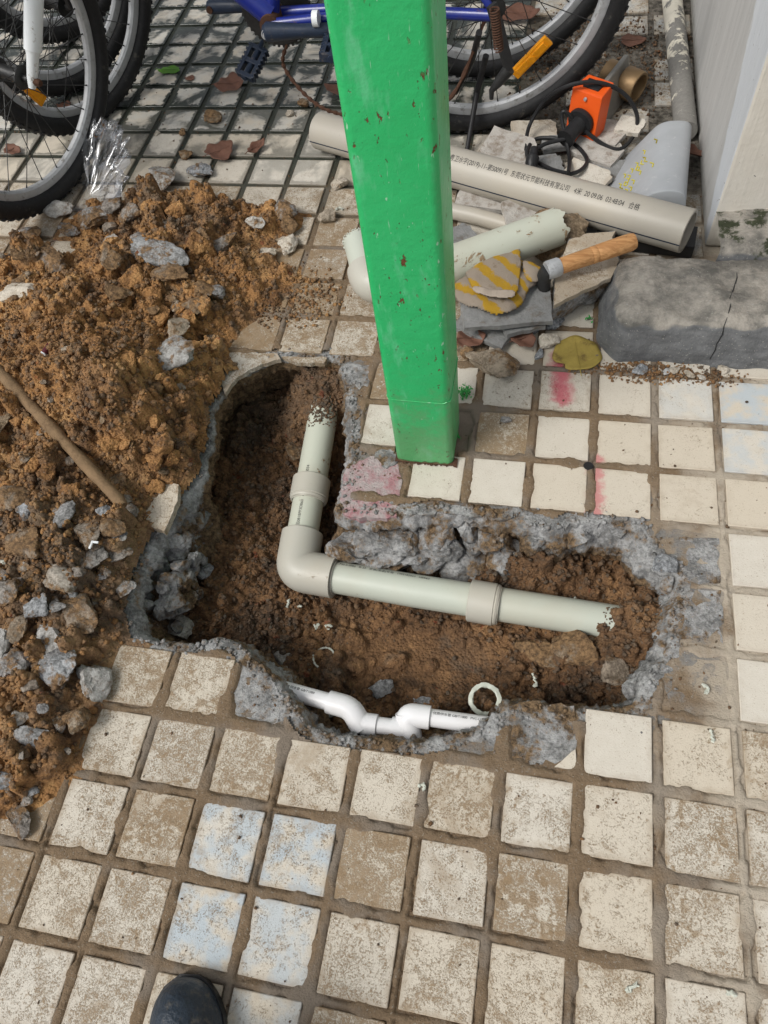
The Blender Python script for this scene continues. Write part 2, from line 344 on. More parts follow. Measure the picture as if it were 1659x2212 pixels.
M=dict(tile=mat_tile(),bed=mat_bed(),soil=mat_soil('heap_soil'),pit=mat_soil('pit_soil',.35,(.075,.044,.025),(.19,.103,.049),(.35,.195,.088),.30),
 conc=mat_conc('broken_concrete'),rock=mat_rock(),green=mat_green(),wall=mat_wall(),kerb=mat_kerb(),
 ppr=mat_pvc('pale_pipe',(.50,.53,.455),.05),pprmud=mat_pvc('muddy_pale_pipe',(.53,.55,.46),.13),fit=mat_pvc('fitting',(.47,.455,.395),.06),
 grey=mat_pvc('grey_pipe',(.40,.37,.315),-.03),white=mat_pvc('white_pipe',(.78,.78,.79),.06,.3),
 ink=mat_simple('black_ink',(.03,.03,.03),.6),rubber=mat_simple('rubber',(.017,.017,.018),.62,0,.5,90,.0006,.18,(.08,.075,.065)),
 alu=mat_simple('rim_metal',(.44,.45,.46),.5,.3,.25,40,.0004,.25,(.16,.15,.13)),steel=mat_simple('dark_steel',(.05,.05,.05),.45,.6,.3),
 bluep=mat_simple('blue_paint',(.010,.022,.20),.3,0,.3,30,.0003,.10,(.12,.07,.05),.6),navy=mat_simple('dark_crank',(.018,.028,.05),.4,0,.4,60,.0004,.15,(.12,.10,.08)),
 whitep=mat_simple('white_paint',(.74,.77,.78),.3,0,.08,20,.0003,.05,(.25,.2,.15)),rust=mat_simple('rust',(.085,.042,.026),.85,.2,.5,120),
 orange=mat_simple('orange_plastic',(.72,.095,.012),.4,0,.1,30),amber=mat_simple('amber_reflector',(.85,.33,.012),.25,0,.2,150,.001),
 black=mat_simple('black_plastic',(.016,.016,.017),.42,0,.4,60),bronze=mat_simple('bronze',(.27,.18,.095),.5,.6,.2,30),plate=mat_simple('grey_plate',(.25,.24,.22),.5,.4,.2,40),
 box=mat_simple('grey_box',(.36,.375,.39),.45,0,.12,25,.0005,.12,(.5,.5,.5)),yellow=mat_simple('yellow_mark',(.60,.52,.04),.7,0,.2),
 wood=mat_wood('handle_wood',(.42,.20,.075),(.62,.335,.14)),stick=mat_simple('stick_wood',(.20,.13,.07),.85,0,.45,55,.002,.35,(.10,.06,.03)),
 slate=mat_simple('slate_tile',(.22,.22,.215),.8,0,.4,70,.002,.35,(.12,.09,.06)),tileback=mat_simple('loose_tile',(.42,.395,.36),.85,0,.28,70,.002,.55,(.17,.125,.085)),
 leafb=mat_simple('brown_leaf',(.15,.072,.048),.7,0,.4,60,.001),leafy=mat_simple('yellow_leaf',(.36,.27,.065),.7,0,.35,40,.001,.35,(.14,.09,.03)),leafg=mat_simple('green_leaf',(.10,.25,.03),.6,0,.3,40),
 weed=mat_simple('weed_green',(.05,.30,.07),.7,0,.4,60),maroon=mat_simple('maroon_plastic',(.08,.012,.018),.4),boot=mat_simple('boot_leather',(.024,.034,.048),.42,0,.4,30,.004,.32,(.12,.105,.085)),
 curl=mat_simple('plastic_shaving',(.52,.54,.47),.7,0,.15,80,.001,.25))
def mat_towel():
    t=NT('towel'); p=t.pos; o=t.obj; x=t.sep(o)
    d=t.math('ADD',t.math('MULTIPLY',x[0],.8),t.math('MULTIPLY',x[1],1.0))
    s_=t.math('SINE',t.math('ADD',t.math('MULTIPLY',d,110),t.math('ADD',t.math('MULTIPLY',t.noise(p,14,3),7),t.math('MULTIPLY',t.noise(p,45,3),2.5))))
    c=t.mix(t.step(t.math('ADD',s_,t.math('MULTIPLY',t.noise(p,300,2),1.2)),.55,1.25),(.42,.345,.275),(.56,.33,.03))
    c=t.mix(t.step(t.noise(p,30,4),.60,.75),c,(.24,.17,.10))
    return t.out(c,.95,bump=t.noise(p,450,3,.8),bd=.006)
M['towel']=mat_towel(); M['hem']=mat_simple('towel_hem',(.36,.30,.245),.95,0,.15,90,.002,.15)
def mat_bag():
    t=NT('clear_film'); b=t.b; b.inputs['Base Color'].default_value=(.95,.96,.97,1); b.inputs['Roughness'].default_value=.12; b.inputs['IOR'].default_value=1.3; b.inputs['Specular IOR Level'].default_value=.8
    tr=t.n('ShaderNodeBsdfTransparent'); gl=t.n('ShaderNodeBsdfGlossy'); gl.inputs['Roughness'].default_value=.16; gl.inputs['Color'].default_value=(.95,.97,1,1); lw=t.n('ShaderNodeLayerWeight'); lw.inputs[0].default_value=.35
    mx=t.n('ShaderNodeMixShader'); t.set(mx.inputs[0],t.math('MULTIPLY_ADD',lw.outputs['Facing'],.42,.05)); t.t.links.new(tr.outputs[0],mx.inputs[1]); t.t.links.new(gl.outputs[0],mx.inputs[2]); t.t.links.new(mx.outputs[0],t.t.nodes['Material Output'].inputs['Surface'])
    return t.m
M['bag']=mat_bag()
def mat_redslab():
    t=NT('red_sprayed_mortar'); p=t.pos
    c=t.mix(t.noise(p,120,4,.7),(.25,.21,.20),(.62,.53,.52))
    c=t.mix(t.math('MULTIPLY',t.step(t.noise(p,30,5,.7,.3),.40,.66),.65),c,(.36,.085,.11))
    c=t.mix(t.step(t.noise(p,22,4,.6),.60,.70),c,(.11,.07,.045))
    return t.out(c,.9,bump=t.noise(p,200,5,.7),bd=.004)
M['redslab']=mat_redslab()
def mat_peel():
    t=NT('peeling_paint'); p=t.pos; q=t.sep(p)
    m=t.step(t.math('ADD',t.noise(p,22,5,.65,.3),t.math('MULTIPLY',t.math('SUBTRACT',1.95,q[1]),.35)),.44,.50)
    c=t.mix(m,t.mix(t.noise(p,70,4),(.55,.51,.42),(.70,.66,.56)),t.mix(t.noise(p,160,4),(.12,.115,.105),(.26,.25,.23)))
    return t.out(c,.8,bump=t.math('MULTIPLY',m,-1),bd=.0015)
M['peel']=mat_peel()
# ------------------------------------------------------------------ the dug hole: outline
rng=np.random.default_rng(7); random.seed(7)
HOLE_PX=[(486,855),(488,838),(503,814),(528,806),(579,778),(609,774),(660,777),(736,780),(749,855),(757,923),(753,1003),(741,1054),(724,1098),(745,1110),(800,1114),(862,1116),(930,1108),(1000,1112),(1060,1118),(1110,1122),(1150,1138),(1200,1146),(1240,1132),(1300,1130),(1365,1140),(1395,1188),(1430,1215),(1462,1240),(1462,1290),(1440,1330),(1446,1380),(1436,1425),(1400,1445),(1382,1490),(1362,1526),(1310,1534),(1200,1530),(1120,1520),(1085,1540),(1030,1575),(960,1594),(900,1604),(840,1596),(780,1592),(700,1584),(668,1566),(640,1530),(615,1488),(590,1458),(545,1420),(515,1388),(480,1378),(440,1388),(405,1388),(340,1386),(292,1376),(285,1320),(300,1240),(340,1160),(392,1095),(440,1030),(458,960),(465,925),(462,889)]
HOLE=np.array([at(x,y,-.008)[:2] for x,y in HOLE_PX])
def resample(poly,step):
    out=[];n=len(poly)
    for i in range(n):
        a=poly[i];b=poly[(i+1)%n];k=max(1,int(round(np.hypot(*(b-a))/step)))
        for t in range(k): out.append(a+(b-a)*t/k)
    return np.array(out)
rim=resample(HOLE,.0035)
for _ in range(3): rim=(np.roll(rim,1,0)+2*rim+np.roll(rim,-1,0))/4
tg=np.roll(rim,-2,0)-np.roll(rim,2,0); tg/=np.linalg.norm(tg,axis=1)[:,None]
area=np.sum(rim[:,0]*np.roll(rim[:,1],-1)-rim[:,1]*np.roll(rim[:,0],-1))
nin=np.stack([-tg[:,1],tg[:,0]],1)*(1 if area>0 else -1)
for _ in range(14): nin=(np.roll(nin,1,0)+nin*2+np.roll(nin,-1,0))/4
nin/=np.linalg.norm(nin,axis=1)[:,None]
wob=pn(rim*28,3)*.010+pn(rim*75,4)*.006+pn(rim*190,5)*.003
rim=rim+nin*wob[:,None]
# ---- paving bed (one sheet) with the hole cut out
X,Y,F=grid_mesh(-2.1,1.7,-.95,2.9,.01)
P2=np.stack([X,Y],-1)
sd_hole=sdf_poly(X,Y,HOLE[:])
Z=-.0048+fbm(P2*40,3,2)*.0020+fbm(P2*6,2,8)*.0012
conc=sstep(-.13,-.03,sd_hole)
cen=sd_hole.ravel()[F].max(1)
F=F[cen<-.012]
bed=struct(np_mesh('pavement',np.stack([X,Y,Z],-1).reshape(-1,3),F,M['bed'],attrs=dict(conc=conc.ravel())))
# far ground sheet
X2,Y2,F2=grid_mesh(-40,40,-40,40,1.0); s2=(np.abs(X2[:-1,:-1]+.5+.2)<1.5)&(np.abs(Y2[:-1,:-1]+.5-.98)<1.6)
gq=MB(); a0=(-2.1,-.95,1.7,2.9)
for (x0,y0,x1,y1) in [(-40,-40,40,a0[1]),(-40,a0[3],40,40),(-40,a0[1],a0[0],a0[3]),(a0[2],a0[1],40,a0[3])]:
    gq.add([(x0,y0,-.0085),(x1,y0,-.0085),(x1,y1,-.0085),(x0,y1,-.0085)],[(0,1,2,3)])
struct(gq.build('ground',M['bed']))
# ---- broken rim and wall of the hole (swept round the outline, rough)
vt=[(-.034,-.0125),(-.026,-.0055),(-.018,-.0045),(-.010,-.0045),(-.004,-.006)]+[(None,k/44) for k in range(45)]
n=len(rim); rows=[]
px_=rim[:,0]; py_=rim[:,1]
peninsula=sstep(.2,.26,px_)*sstep(.62,.55,px_)*sstep(.36,.40,py_)       # bank below the post
rightb=sstep(.56,.64,px_)*sstep(.16,.2,py_); leftb=sstep(-.02,-.08,px_)*sstep(.50,.42,py_); backb=np.maximum(sstep(.62,.70,py_)*sstep(.2,.1,px_),sstep(-.02,-.06,px_)*sstep(.42,.50,py_))
frontb=sstep(.16,.10,py_)*sstep(-.02,.06,px_)
for off,z in vt:
    if off is not None:
        p=rim+nin*off; zz=np.full(n,z)
    else:
        k=z; zz=-.008-k*.235
        s_norm=.010*k**.5
        s_pen=.008*sstep(0,.06,k)-.030*sstep(.10,.22,k)+.062*sstep(.28,.60,k)-.012*sstep(.7,1,k)
        s_right=.014*sstep(.0,.2,k)-.030*sstep(.3,.6,k)
        s_back=-.030*sstep(.12,.3,k)-.06*sstep(.3,1,k)
        s_left=.006*sstep(0,.06,k)-.014*sstep(.1,.2,k)+.040*sstep(.25,.9,k)
        s_front=.03*sstep(0,.5,k)-.01*k
        s=s_norm+(s_pen-s_norm)*peninsula
        s=s+(s_right-s)*rightb; s=s+(s_back-s)*backb; s=s+(s_left-s)*leftb; s=s+(s_front-s)*frontb
        p=rim+nin*s[:,None] if hasattr(s,'__len__') else rim+nin*s
        zz=np.full(n,zz)
    rows.append(np.stack([p[:,0],p[:,1],zz],1))
W=np.array(rows); K=np.clip((np.arange(len(vt))-4)/8,0,1)[:,None]
nb=np.concatenate([nin,np.zeros((n,1))],1)[None]
big=ridg(W*np.array([15,15,24]),3,11)*.034-.014; sm=fbm(W*55,3,21)*.013+ridg(W*110,2,25)*.007+fbm(W*170,2,31)*.005
W=W+nb*((big*(.5+.9*peninsula+.3*leftb-.25*rightb-.3*backb))[...,None]+sm[...,None])*K[...,None]
W[...,2]+=(fbm(W*45,3,41)*.010)*K
W[:5,:,2]+=fbm(W[:5]*55,3,51)*.0022
m=len(vt); idx=np.arange(m*n).reshape(m,n); j=np.roll(idx,-1,1)
Fw=np.stack([idx[:-1],j[:-1],j[1:],idx[1:]],-1).reshape(-1,4)
dirt=sstep(-.035,-.11,W[...,2])*1.0+.25*peninsula[None]*sstep(-.03,-.05,W[...,2])+1.5*backb[None]*sstep(-.012,-.03,W[...,2])-.15*rightb[None]*sstep(-.09,-.06,W[...,2])-.35*leftb[None]
PW=struct(np_mesh('pit_wall',W.reshape(-1,3),Fw,M['conc'],attrs=dict(dirt=dirt.ravel())))
# ---- soil height fields
def stamp(X,Y,Z,N,rmin,rmax,hf,mask=None,seed=0,xr=None,yr=None):
    g=np.random.default_rng(seed); x0,y0=X[0,0],Y[0,0]; st=X[0,1]-X[0,0]; ny,nx=X.shape
    for _ in range(N):
        cx=g.uniform(x0,X[0,-1]); cy=g.uniform(y0,Y[-1,0]); r=rmin+(rmax-rmin)*g.random()**2.2; an=g.uniform(0,3.14); el=g.uniform(.6,1.)
        i0=max(0,int((cx-r-x0)/st)); i1=min(nx,int((cx+r-x0)/st)+2); j0=max(0,int((cy-r-y0)/st)); j1=min(ny,int((cy+r-y0)/st)+2)
        if i1-i0<2 or j1-j0<2: continue
        ci=min(nx-1,int((cx-x0)/st)); cj=min(ny-1,int((cy-y0)/st))
        if mask is not None and g.random()>mask[cj,ci]: continue
        dx=X[j0:j1,i0:i1]-cx; dy=Y[j0:j1,i0:i1]-cy
        u=(dx*math.cos(an)+dy*math.sin(an))/r; v=(-dx*math.sin(an)+dy*math.cos(an))/(r*el)
        q=1-(np.abs(u)**2.6+np.abs(v)**2.6)
        h=np.where(q>0,np.maximum(q,0)**.45,0)*r*hf*g.uniform(.6,1.3)
        tilt=1+.35*(u*g.uniform(-1,1)+v*g.uniform(-1,1))
        base=Z[cj,ci]-r*.15
        Z[j0:j1,i0:i1]=np.where(q>0,np.maximum(Z[j0:j1,i0:i1],base+h*tilt),Z[j0:j1,i0:i1])
    return Z
# pit floor
Xp,Yp,Fp=grid_mesh(-.26,.92,-.03,.88,.0026)
P2=np.stack([Xp,Yp],-1)
def G(X,Y,x,y,sx,sy): return np.exp(-((X-x)/sx)**2-((Y-y)/sy)**2)
Zp=-.185+0*Xp
Zp+=.055*sstep(.66,.84,Xp)*sstep(.05,.2,Yp)+.105*sstep(.62,.82,Yp)*sstep(-.06,.12,Xp)+.05*sstep(.42,.22,Yp)*sstep(.30,.50,Xp)*sstep(.66,.56,Xp)*0
Zp+=.055*G(Xp,Yp,.56,.40,.10,.06)*1.2+.045*G(Xp,Yp,.66,.41,.10,.05)
Zp+=.06*G(Xp,Yp,.10,.04,.1,.06)+.07*G(Xp,Yp,.58,.10,.10,.06)+.045*G(Xp,Yp,.36,.02,.12,.05)
Zp+=.105*G(Xp,Yp,*at(722,812,-.07)[:2],.075,.105)+.105*G(Xp,Yp,*at(1450,1372,-.08)[:2],.115,.075)
Zp+=.030*G(Xp,Yp,.62,.235,.06,.035)+.028*G(Xp,Yp,.70,.22,.05,.05)
smooth_=np.clip(G(Xp,Yp,.40,.215,.17,.075)*1.5,0,1)
amp=1-.88*smooth_
Zp+=amp*(fbm(P2*11,3,61)*.022+ridg(P2*34,3,62)*.010+fbm(P2*95,3,63)*.0055)
Zp=stamp(Xp,Yp,Zp,520,.010,.032,.75,mask=amp*.9,seed=4)
Zp=stamp(Xp,Yp,Zp,12000,.0035,.014,1.0,mask=amp*.9,seed=3)
Zp+=fbm(P2*230,2,64)*.0022*amp
Zp=np.minimum(Zp,-.03)
gr=np.clip(.55*sstep(.55,.75,Yp)+.35*G(Xp,Yp,.2,.03,.25,.06)+fbm(P2*8,2,66)*.8,0,1)*.55
pitf=struct(np_mesh('pit_floor',np.stack([Xp,Yp,Zp],-1).reshape(-1,3),Fp,M['pit'],attrs=dict(grey=gr.ravel())))
def sample(Xg,Yg,Zg,x,y):
    st=Xg[0,1]-Xg[0,0]; i=(x-Xg[0,0])/st; j=(y-Yg[0,0])/st
    i=int(np.clip(i,0,Xg.shape[1]-1)); j=int(np.clip(j,0,Xg.shape[0]-1)); return float(Zg[j,i])
# spoil heap
Xh,Yh,Fh=grid_mesh(-1.25,.34,-.35,1.55,.0032)
P2=np.stack([Xh,Yh],-1)
blobs=[(150,690,.085,.19,.15,.105),(330,560,.06,.17,.13,.085),(260,830,.09,.16,.13,.115),(90,880,.07,.2,.14,.10),(60,1080,.05,.16,.12,.065),(330,960,.03,.10,.09,.06),
 (110,1250,.03,.16,.12,.05),(40,1450,.02,.15,.12,.042),(230,1150,.02,.10,.09,.035),(40,1650,.01,.10,.09,.032),(430,470,.02,.16,.10,.05),(600,480,.0,.10,.06,.020),(250,470,.02,.14,.08,.045),(560,600,.0,.14,.10,.016),(470,690,0,.10,.08,.024),(20,600,.02,.18,.10,.055),(660,655,0,.12,.06,.010),(400,850,.01,.08,.10,.040),(1000,0,0,.001,.001,0)]
Zh=np.zeros_like(Xh)-.016
for px,py,zz,sx,sy,h in blobs:
    c=at(px,py,zz); Zh+=h*G(Xh,Yh,c[0],c[1],sx,sy)
cover=np.clip(Zh/.04,0,1)
Zh+=fbm(P2*7,4,71)*.022*np.clip(cover+.35,0,1)+fbm(P2*28,3,72)*.006
Zh+=cover*(ridg(P2*30,3,73)*.014-.004+fbm(P2*80,3,74)*.006)
# keep the hole free
sdh=sdf_poly(Xh,Yh,HOLE)
lim=.004+np.maximum(0,-sdh-.004)*1.1
Zh=np.minimum(Zh,lim); Zh=np.where(sdh>-.004,-.4,Zh)
clod=np.clip((Zh-.003)/.022,0,1)*(sdh<-.012)
Zh=stamp(Xh,Yh,Zh,1900,.010,.036,.8,mask=clod*.85,seed=12)
Zh=stamp(Xh,Yh,Zh,20000,.0035,.015,1.05,mask=clod*.9,seed=11)
Zh+=fbm(P2*210,2,75)*.0025*clod
Zh=np.where(sdh>-.003,-.4,Zh)
Fk=Fh[(Zh.ravel()[Fh].max(1)>-.03)&(Zh.ravel()[Fh].min(1)>-.2)]
c0=at(120,1250,.02); greyh=np.clip(1.15*G(Xh,Yh,c0[0],c0[1],.32,.26)+.7*G(Xh,Yh,*at(330,470,.03)[:2],.22,.10)+fbm(P2*6,3,77)*.9-.1,0,1)
heap=np_mesh('soil_heap',np.stack([Xh,Yh,Zh],-1).reshape(-1,3),Fk,M['soil'],attrs=dict(grey=greyh.ravel()))
struct(heap,'stuff'); tag(heap,'loose orange-brown soil dug out and heaped left of the hole','soil')
def gz(x,y):
    if sdf_poly(np.array([x]),np.array([y]),HOLE)[0]>.01: return sample(Xp,Yp,Zp,x,y)
    z=0.
    if Xh[0,0]<x<Xh[0,-1] and Yh[0,0]<y<Yh[-1,0]: z=max(z,sample(Xh,Yh,Zh,x,y))
    return z
def ground_at(px,py):
    z=0.
    for _ in range(6): p=at(px,py,z); z=.5*z+.5*gz(p[0],p[1])
    p=at(px,py,z); return np.array([p[0],p[1],gz(p[0],p[1])])
# ------------------------------------------------------------------ tiles (pieces of the pavement)
def tile_mesh(k):
    g=random.Random(100+k); bm=bmesh.new(); bmesh.ops.create_cube(bm,size=1)
    for v in bm.verts: v.co=Vector((v.co.x*.0995,v.co.y*.0995,v.co.z*.012-.006))
    bmesh.ops.bevel(bm,geom=[e for e in bm.edges],offset=.0012,segments=1,affect='EDGES')
    me=bpy.data.meshes.new('tile'); bm.to_mesh(me); bm.free(); me.materials.append(M['tile']); return me
tmesh=[tile_mesh(k) for k in range(2)]
removed={(i,3) for i in range(-1,8)}|{(i,2) for i in range(-2,8)}|{(i,1) for i in range(-1,8)}|{(1,0),(2,0),(3,0),(4,0),(5,0),(2,4),(1,4),(0,4),(-1,4),(0,5),(-1,5),(1,5),(0,6),(1,6),(-1,6),(3,5),(-1,3)}
blueish={(1,-2):.9,(2,-2):1,(1,-3):1,(2,-3):.8,(2,-4):.6,(8,6):.9,(8,5):.6,(7,6):.3,(3,-5):.4}
muddy={(4,5):.85,(4,6):.35,(5,6):.35,(4,4):.0,(3,4):.12,(2,5):.3,(2,6):.9,(-1,7):.95,(0,7):.8,(1,7):.65,(-2,7):1.0,(-1,8):1.,(0,9):.9,(1,9):.8,(-1,9):1.,(0,10):.8,(1,10):.7,(0,8):.9,(1,8):.75,(2,7):.8,(2,8):.7,(3,7):.8,(3,8):.8}
tiles=[]
for i in range(-22,16):
    for jj in range(-9,30):
        if (i,jj) in removed: continue
        x=(i+.5)*S;y=(jj+.5)*S; c=topix((x,y,0))
        if not(-90<c[0]<1750 and -60<c[1]<2310): continue
        if x>.93 and y>1.12: continue
        if x>.50 and y>1.28 and random.Random(i*31+jj*57).random()<.5: continue
        if x>.76 and .90<y<1.06: continue
        if sdf_poly(np.array([x]),np.array([y]),HOLE)[0]>-.035 and (i,jj) not in ((0,0),(-1,0),(3,4),(4,4),(5,4),(6,4),(2,5),(2,6)): continue
        hc=min(gz(x+dx,y+dy) for dx in(-.045,0,.045) for dy in(-.045,0,.045))
        if hc>.006: continue
        tiles.append((c,i,jj,x,y))
tiles.sort(key=lambda t:abs(t[0][0]-830)/900+abs(t[0][1]-1500)/1500)
print('tiles',len(tiles))
for kk,(c,i,jj,x,y) in enumerate(tiles):
    o=bpy.data.objects.new('tile',tmesh[kk%2]); link(o,bed)
    g=random.Random(i*91+jj*7); o.location=(x+g.uniform(-.001,.001),y+g.uniform(-.001,.001),g.uniform(-.0012,.0008)); o.rotation_euler=(g.gauss(0,.005),g.gauss(0,.005),g.gauss(0,.006))
    if jj<=0: mud=.68-.05*max(0,i-4)+g.uniform(-.20,.16)
    elif i>=8: mud=.05
    elif jj<=7: mud=.10+.1*g.random()
    elif jj<=11 and i<3: mud=.45+.3*g.random()
    else: mud=.10+.2*g.random()
    if jj==0 and i>=6: mud=.12+.2*(i-6)
    if i<=-2 and jj<=0: mud+=.15
    o['mud']=float(max(0,muddy.get((i,jj),mud))); o['tint']=float(blueish.get((i,jj),.25 if jj>13 else 0.)); 
    o['wet']=float(np.clip((y-1.25)/.5,0,1)) if jj>10 else 0.
    if (i,jj) in blueish and jj<0: o['mud']=.38
    if x>.48 and y>1.2: o['mud']=.55; o['tint']=.6; o['wet']=.15
    o['red']=1. if i in(5,6) and jj in(4,5,6,7) else 0.
# broken tile pieces still in place round the hole
def slab(name,pts_px,z,th,mat,parent=None,dz=None,jag=0,seed=0):
    g=random.Random(seed); pts=[]
    src=[at(x,y,z) for x,y in pts_px]
    for a,b in zip(src,src[1:]+src[:1]):
        pts.append(a)
        if jag:
            L=np.linalg.norm(b-a)
            for k in range(1,int(L/.012)+1):
                t=k/(int(L/.012)+1); q=a+(b-a)*t; q=q+np.array([g.gauss(0,jag),g.gauss(0,jag),0]); pts.append(q)
    c=np.mean(pts,0); n=len(pts); up=np.array([0,0,0.]); V=[];sl=dz or (0,0)
    for t_,sh in ((0,1),(th,1.0)):
        for p in pts: V.append((p[0]-c[0],p[1]-c[1],(p[0]-c[0])*sl[0]+(p[1]-c[1])*sl[1]-t_))
    F=[tuple(range(n)),tuple(range(n,2*n))[::-1]]+[(k,k+n,(k+1)%n+n,(k+1)%n) for k in range(n)]
    mb=MB(); mb.add(V,F); o=mb.build(name,mat,parent,bevel=.0008 if not jag else 0); o.location=c; return o
for pts_,md in [([(474,822),(485,850),(512,815),(548,795),(585,781),(606,776),(598,763),(496,762)],.62),([(412,782),(470,782),(462,820),(448,858),(402,850)],.8),([(1212,1645),(1243,1618),(1242,1662),(1198,1656)],.2),([(608,770),(706,772),(700,784),(640,783)],.8)]:
    o=slab('tile',pts_,.0005,.011,M['tile'],bed,jag=.0012,seed=len(pts_)); o['mud']=md; o['tint']=0.;o['wet']=0.;o['red']=0.
# mortar ledges left where tiles came off
for pts_,zz,th,mt,sd_ in [([(748,1012),(800,985),(850,990),(866,1030),(856,1116),(800,1118),(742,1112),(735,1060)],-.004,.03,'redslab',1),([(862,1080),(990,1094),(1110,1102),(1108,1118),(1040,1116),(960,1108),(875,1112),(855,1100)],-.0035,.035,'conc',2),
   ([(1110,1104),(1270,1114),(1420,1122),(1400,1132),(1300,1126),(1190,1134),(1120,1120)],-.004,.03,'conc',3),([(738,785),(800,788),(795,835),(770,836),(742,826)],-.003,.04,'conc',4),([(812,968),(850,965),(858,1000),(835,1012),(808,990)],-.002,.03,'conc',5),
   ([(1062,1540),(1120,1518),(1240,1524),(1246,1636),(1200,1650),(1090,1642),(1030,1608)],-.0042,.03,'conc',6),([(1468,1160),(1553,1163),(1556,1260),(1480,1270)],-.0045,.03,'conc',7),([(1480,1280),(1558,1275),(1562,1390),(1470,1380)],-.0043,.03,'conc',8),([(1452,1420),(1568,1428),(1572,1540),(1400,1528)],-.0046,.03,'bed',9),([(500,1400),(575,1450),(625,1520),(650,1560),(560,1568),(482,1548)],-.0044,.03,'conc',10)]:
    slab('mortar_patch',pts_,zz,th,M[mt],bed,jag=.003,seed=sd_)

# mud squeezed out of the joints over the tile edges
Xj,Yj,Fj=grid_mesh(-.42,1.0,-.52,1.02,.0034); P2=np.stack([Xj,Yj],-1)
dj=np.minimum(np.abs((Xj/S+.5)%1-.5),np.abs((Yj/S+.5)%1-.5))*S
wj=.0072+np.clip(fbm(P2*22,4,91)*.016,-.008,.016)+np.clip(fbm(P2*5,2,92),0,1)*.010
Zj=-.006+.0076*sstep(1.25,.55,dj/np.maximum(wj,.001))+fbm(P2*120,3,93)*.0011+np.clip(fbm(P2*48,3,94),-.3,.6)*.0018
sdj=sdf_poly(Xj,Yj,HOLE); right_=sstep(.70,.86,Xj); Zj-=.0035*right_*(Yj>.1)
ok=(sdj<-.02)&~((Xj>.314)&(Xj<.436)&(Yj>.54)&(Yj<.664)); ok=ok.ravel()[Fj].all(1)&(Zj.ravel()[Fj].max(1)>-.0042)
struct(np_mesh('joint_mud',np.stack([Xj,Yj,Zj],-1).reshape(-1,3),Fj[ok],M['bed'],attrs=dict(conc=np.zeros(Xj.size))))
# ------------------------------------------------------------------ wall, kerb, ledge, pipe along the wall
def rough_block(name,mat,prof,x0,x1,step,seed,amp=.008,left=None,parent=None):
    # prof: list of (y,z) outline from front foot over the top to the back foot, swept along x
    pr=resample(np.array(prof+[]),.008)[:]
    L=[];acc=[]
    pts=[np.array(p,float) for p in prof]
    for a,b in zip(pts,pts[1:]):
        k=max(1,int(np.hypot(*(b-a))/.009))
        for t in range(k): L.append(a+(b-a)*t/k)
    L.append(pts[-1]); L=np.array(L)
    L[1:-1]=(L[:-2]+2*L[1:-1]+L[2:])/4
    xs=np.arange(x0,x1+step/2,step); V=np.zeros((len(xs),len(L),3))
    for a,x in enumerate(xs):
        f=1. if left is None else float(sstep(0,1,np.array((x-x0)/left)))**.45
        cy=L[:,0].mean()
        V[a,:,0]=x+(0 if left is None else .0); V[a,:,1]=cy+(L[:,0]-cy)*(.62+.38*f); V[a,:,2]=L[:,1]*(.12+.88*f) if left is not None else L[:,1]
    nz=fbm(V*9,4,seed)*amp*1.8+ridg(V*22,3,seed+3)*amp*1.0+fbm(V*60,3,seed+9)*amp*.7
    V[...,2]+=nz*(V[...,2]>.01); V[...,1]-=fbm(V*12,3,seed+4)*amp*1.5; V[...,0]+=fbm(V*20,2,seed+5)*amp
    m,n=V.shape[:2]; i=np.arange(m*n).reshape(m,n); F=np.stack([i[:-1,:-1],i[1:,:-1],i[1:,1:],i[:-1,1:]],-1).reshape(-1,4)
    o=np_mesh(name,V.reshape(-1,3),F,mat,parent); return o
mb=MB(); mb.box((1.90,1.190+1.6,1.5),(1.97,3.2,3.0)); wl=mb.build('wall',M['wall'],bevel=.006)
tag(wl,'plastered building wall corner with white front and streaky grey side, right edge','wall')
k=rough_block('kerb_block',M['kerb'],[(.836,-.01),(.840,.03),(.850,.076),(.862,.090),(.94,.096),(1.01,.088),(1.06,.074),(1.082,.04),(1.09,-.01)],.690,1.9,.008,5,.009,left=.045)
tag(k,'massive grey concrete kerb block with a crack and shade painted on its front face','kerb')
k2=rough_block('wall_ledge',M['kerb'],[(1.058,-.01),(1.062,.07),(1.078,.090),(1.12,.095),(1.192,.095)],.915,1.9,.009,15,.007)
tag(k2,'mossy concrete ledge at the foot of the white wall','ledge')
# crack across the kerb, following its surface
from mathutils.bvhtree import BVHTree
def surf(o,px,py):
    me=o.data; bv=BVHTree.FromPolygons([v.co for v in me.vertices],[tuple(p.vertices) for p in me.polygons])
    d=AX[0]*(px-829.5)/FPX+AX[1]*(py-1106)/FPX+AX[2]; h=bv.ray_cast(Vector(CAM),Vector(d).normalized()); return h[0],h[1]
mb=MB(); cpts=[]
for px,py in [(1594,548),(1590,575),(1592,600),(1584,625),(1576,645),(1577,662),(1569,690),(1563,705),(1560,722),(1548,742),(1545,755),(1533,775)]:
    h=surf(k,px,py)
    if h[0] is not None: cpts.append(h[0]+h[1]*.0010)
mb.tube(cpts,[.0006+.0009*((q*7)%5)/5 for q in range(len(cpts))],5); mb.build('crack',M['black'],k)
a=at(1452,0,.025); b=at(1482,285,.025); d=(a-b)/np.linalg.norm(a-b)
mb=MB(); mb.lathe([(.001,0),(.026,0),(.0275,.003),(.0275,1.5)],b-d*.0,d,24); o=mb.build('wall_pipe',M['peel'],smooth=True)
tag(o,'old pipe with peeling cream paint lying along the grey wall','pipe')
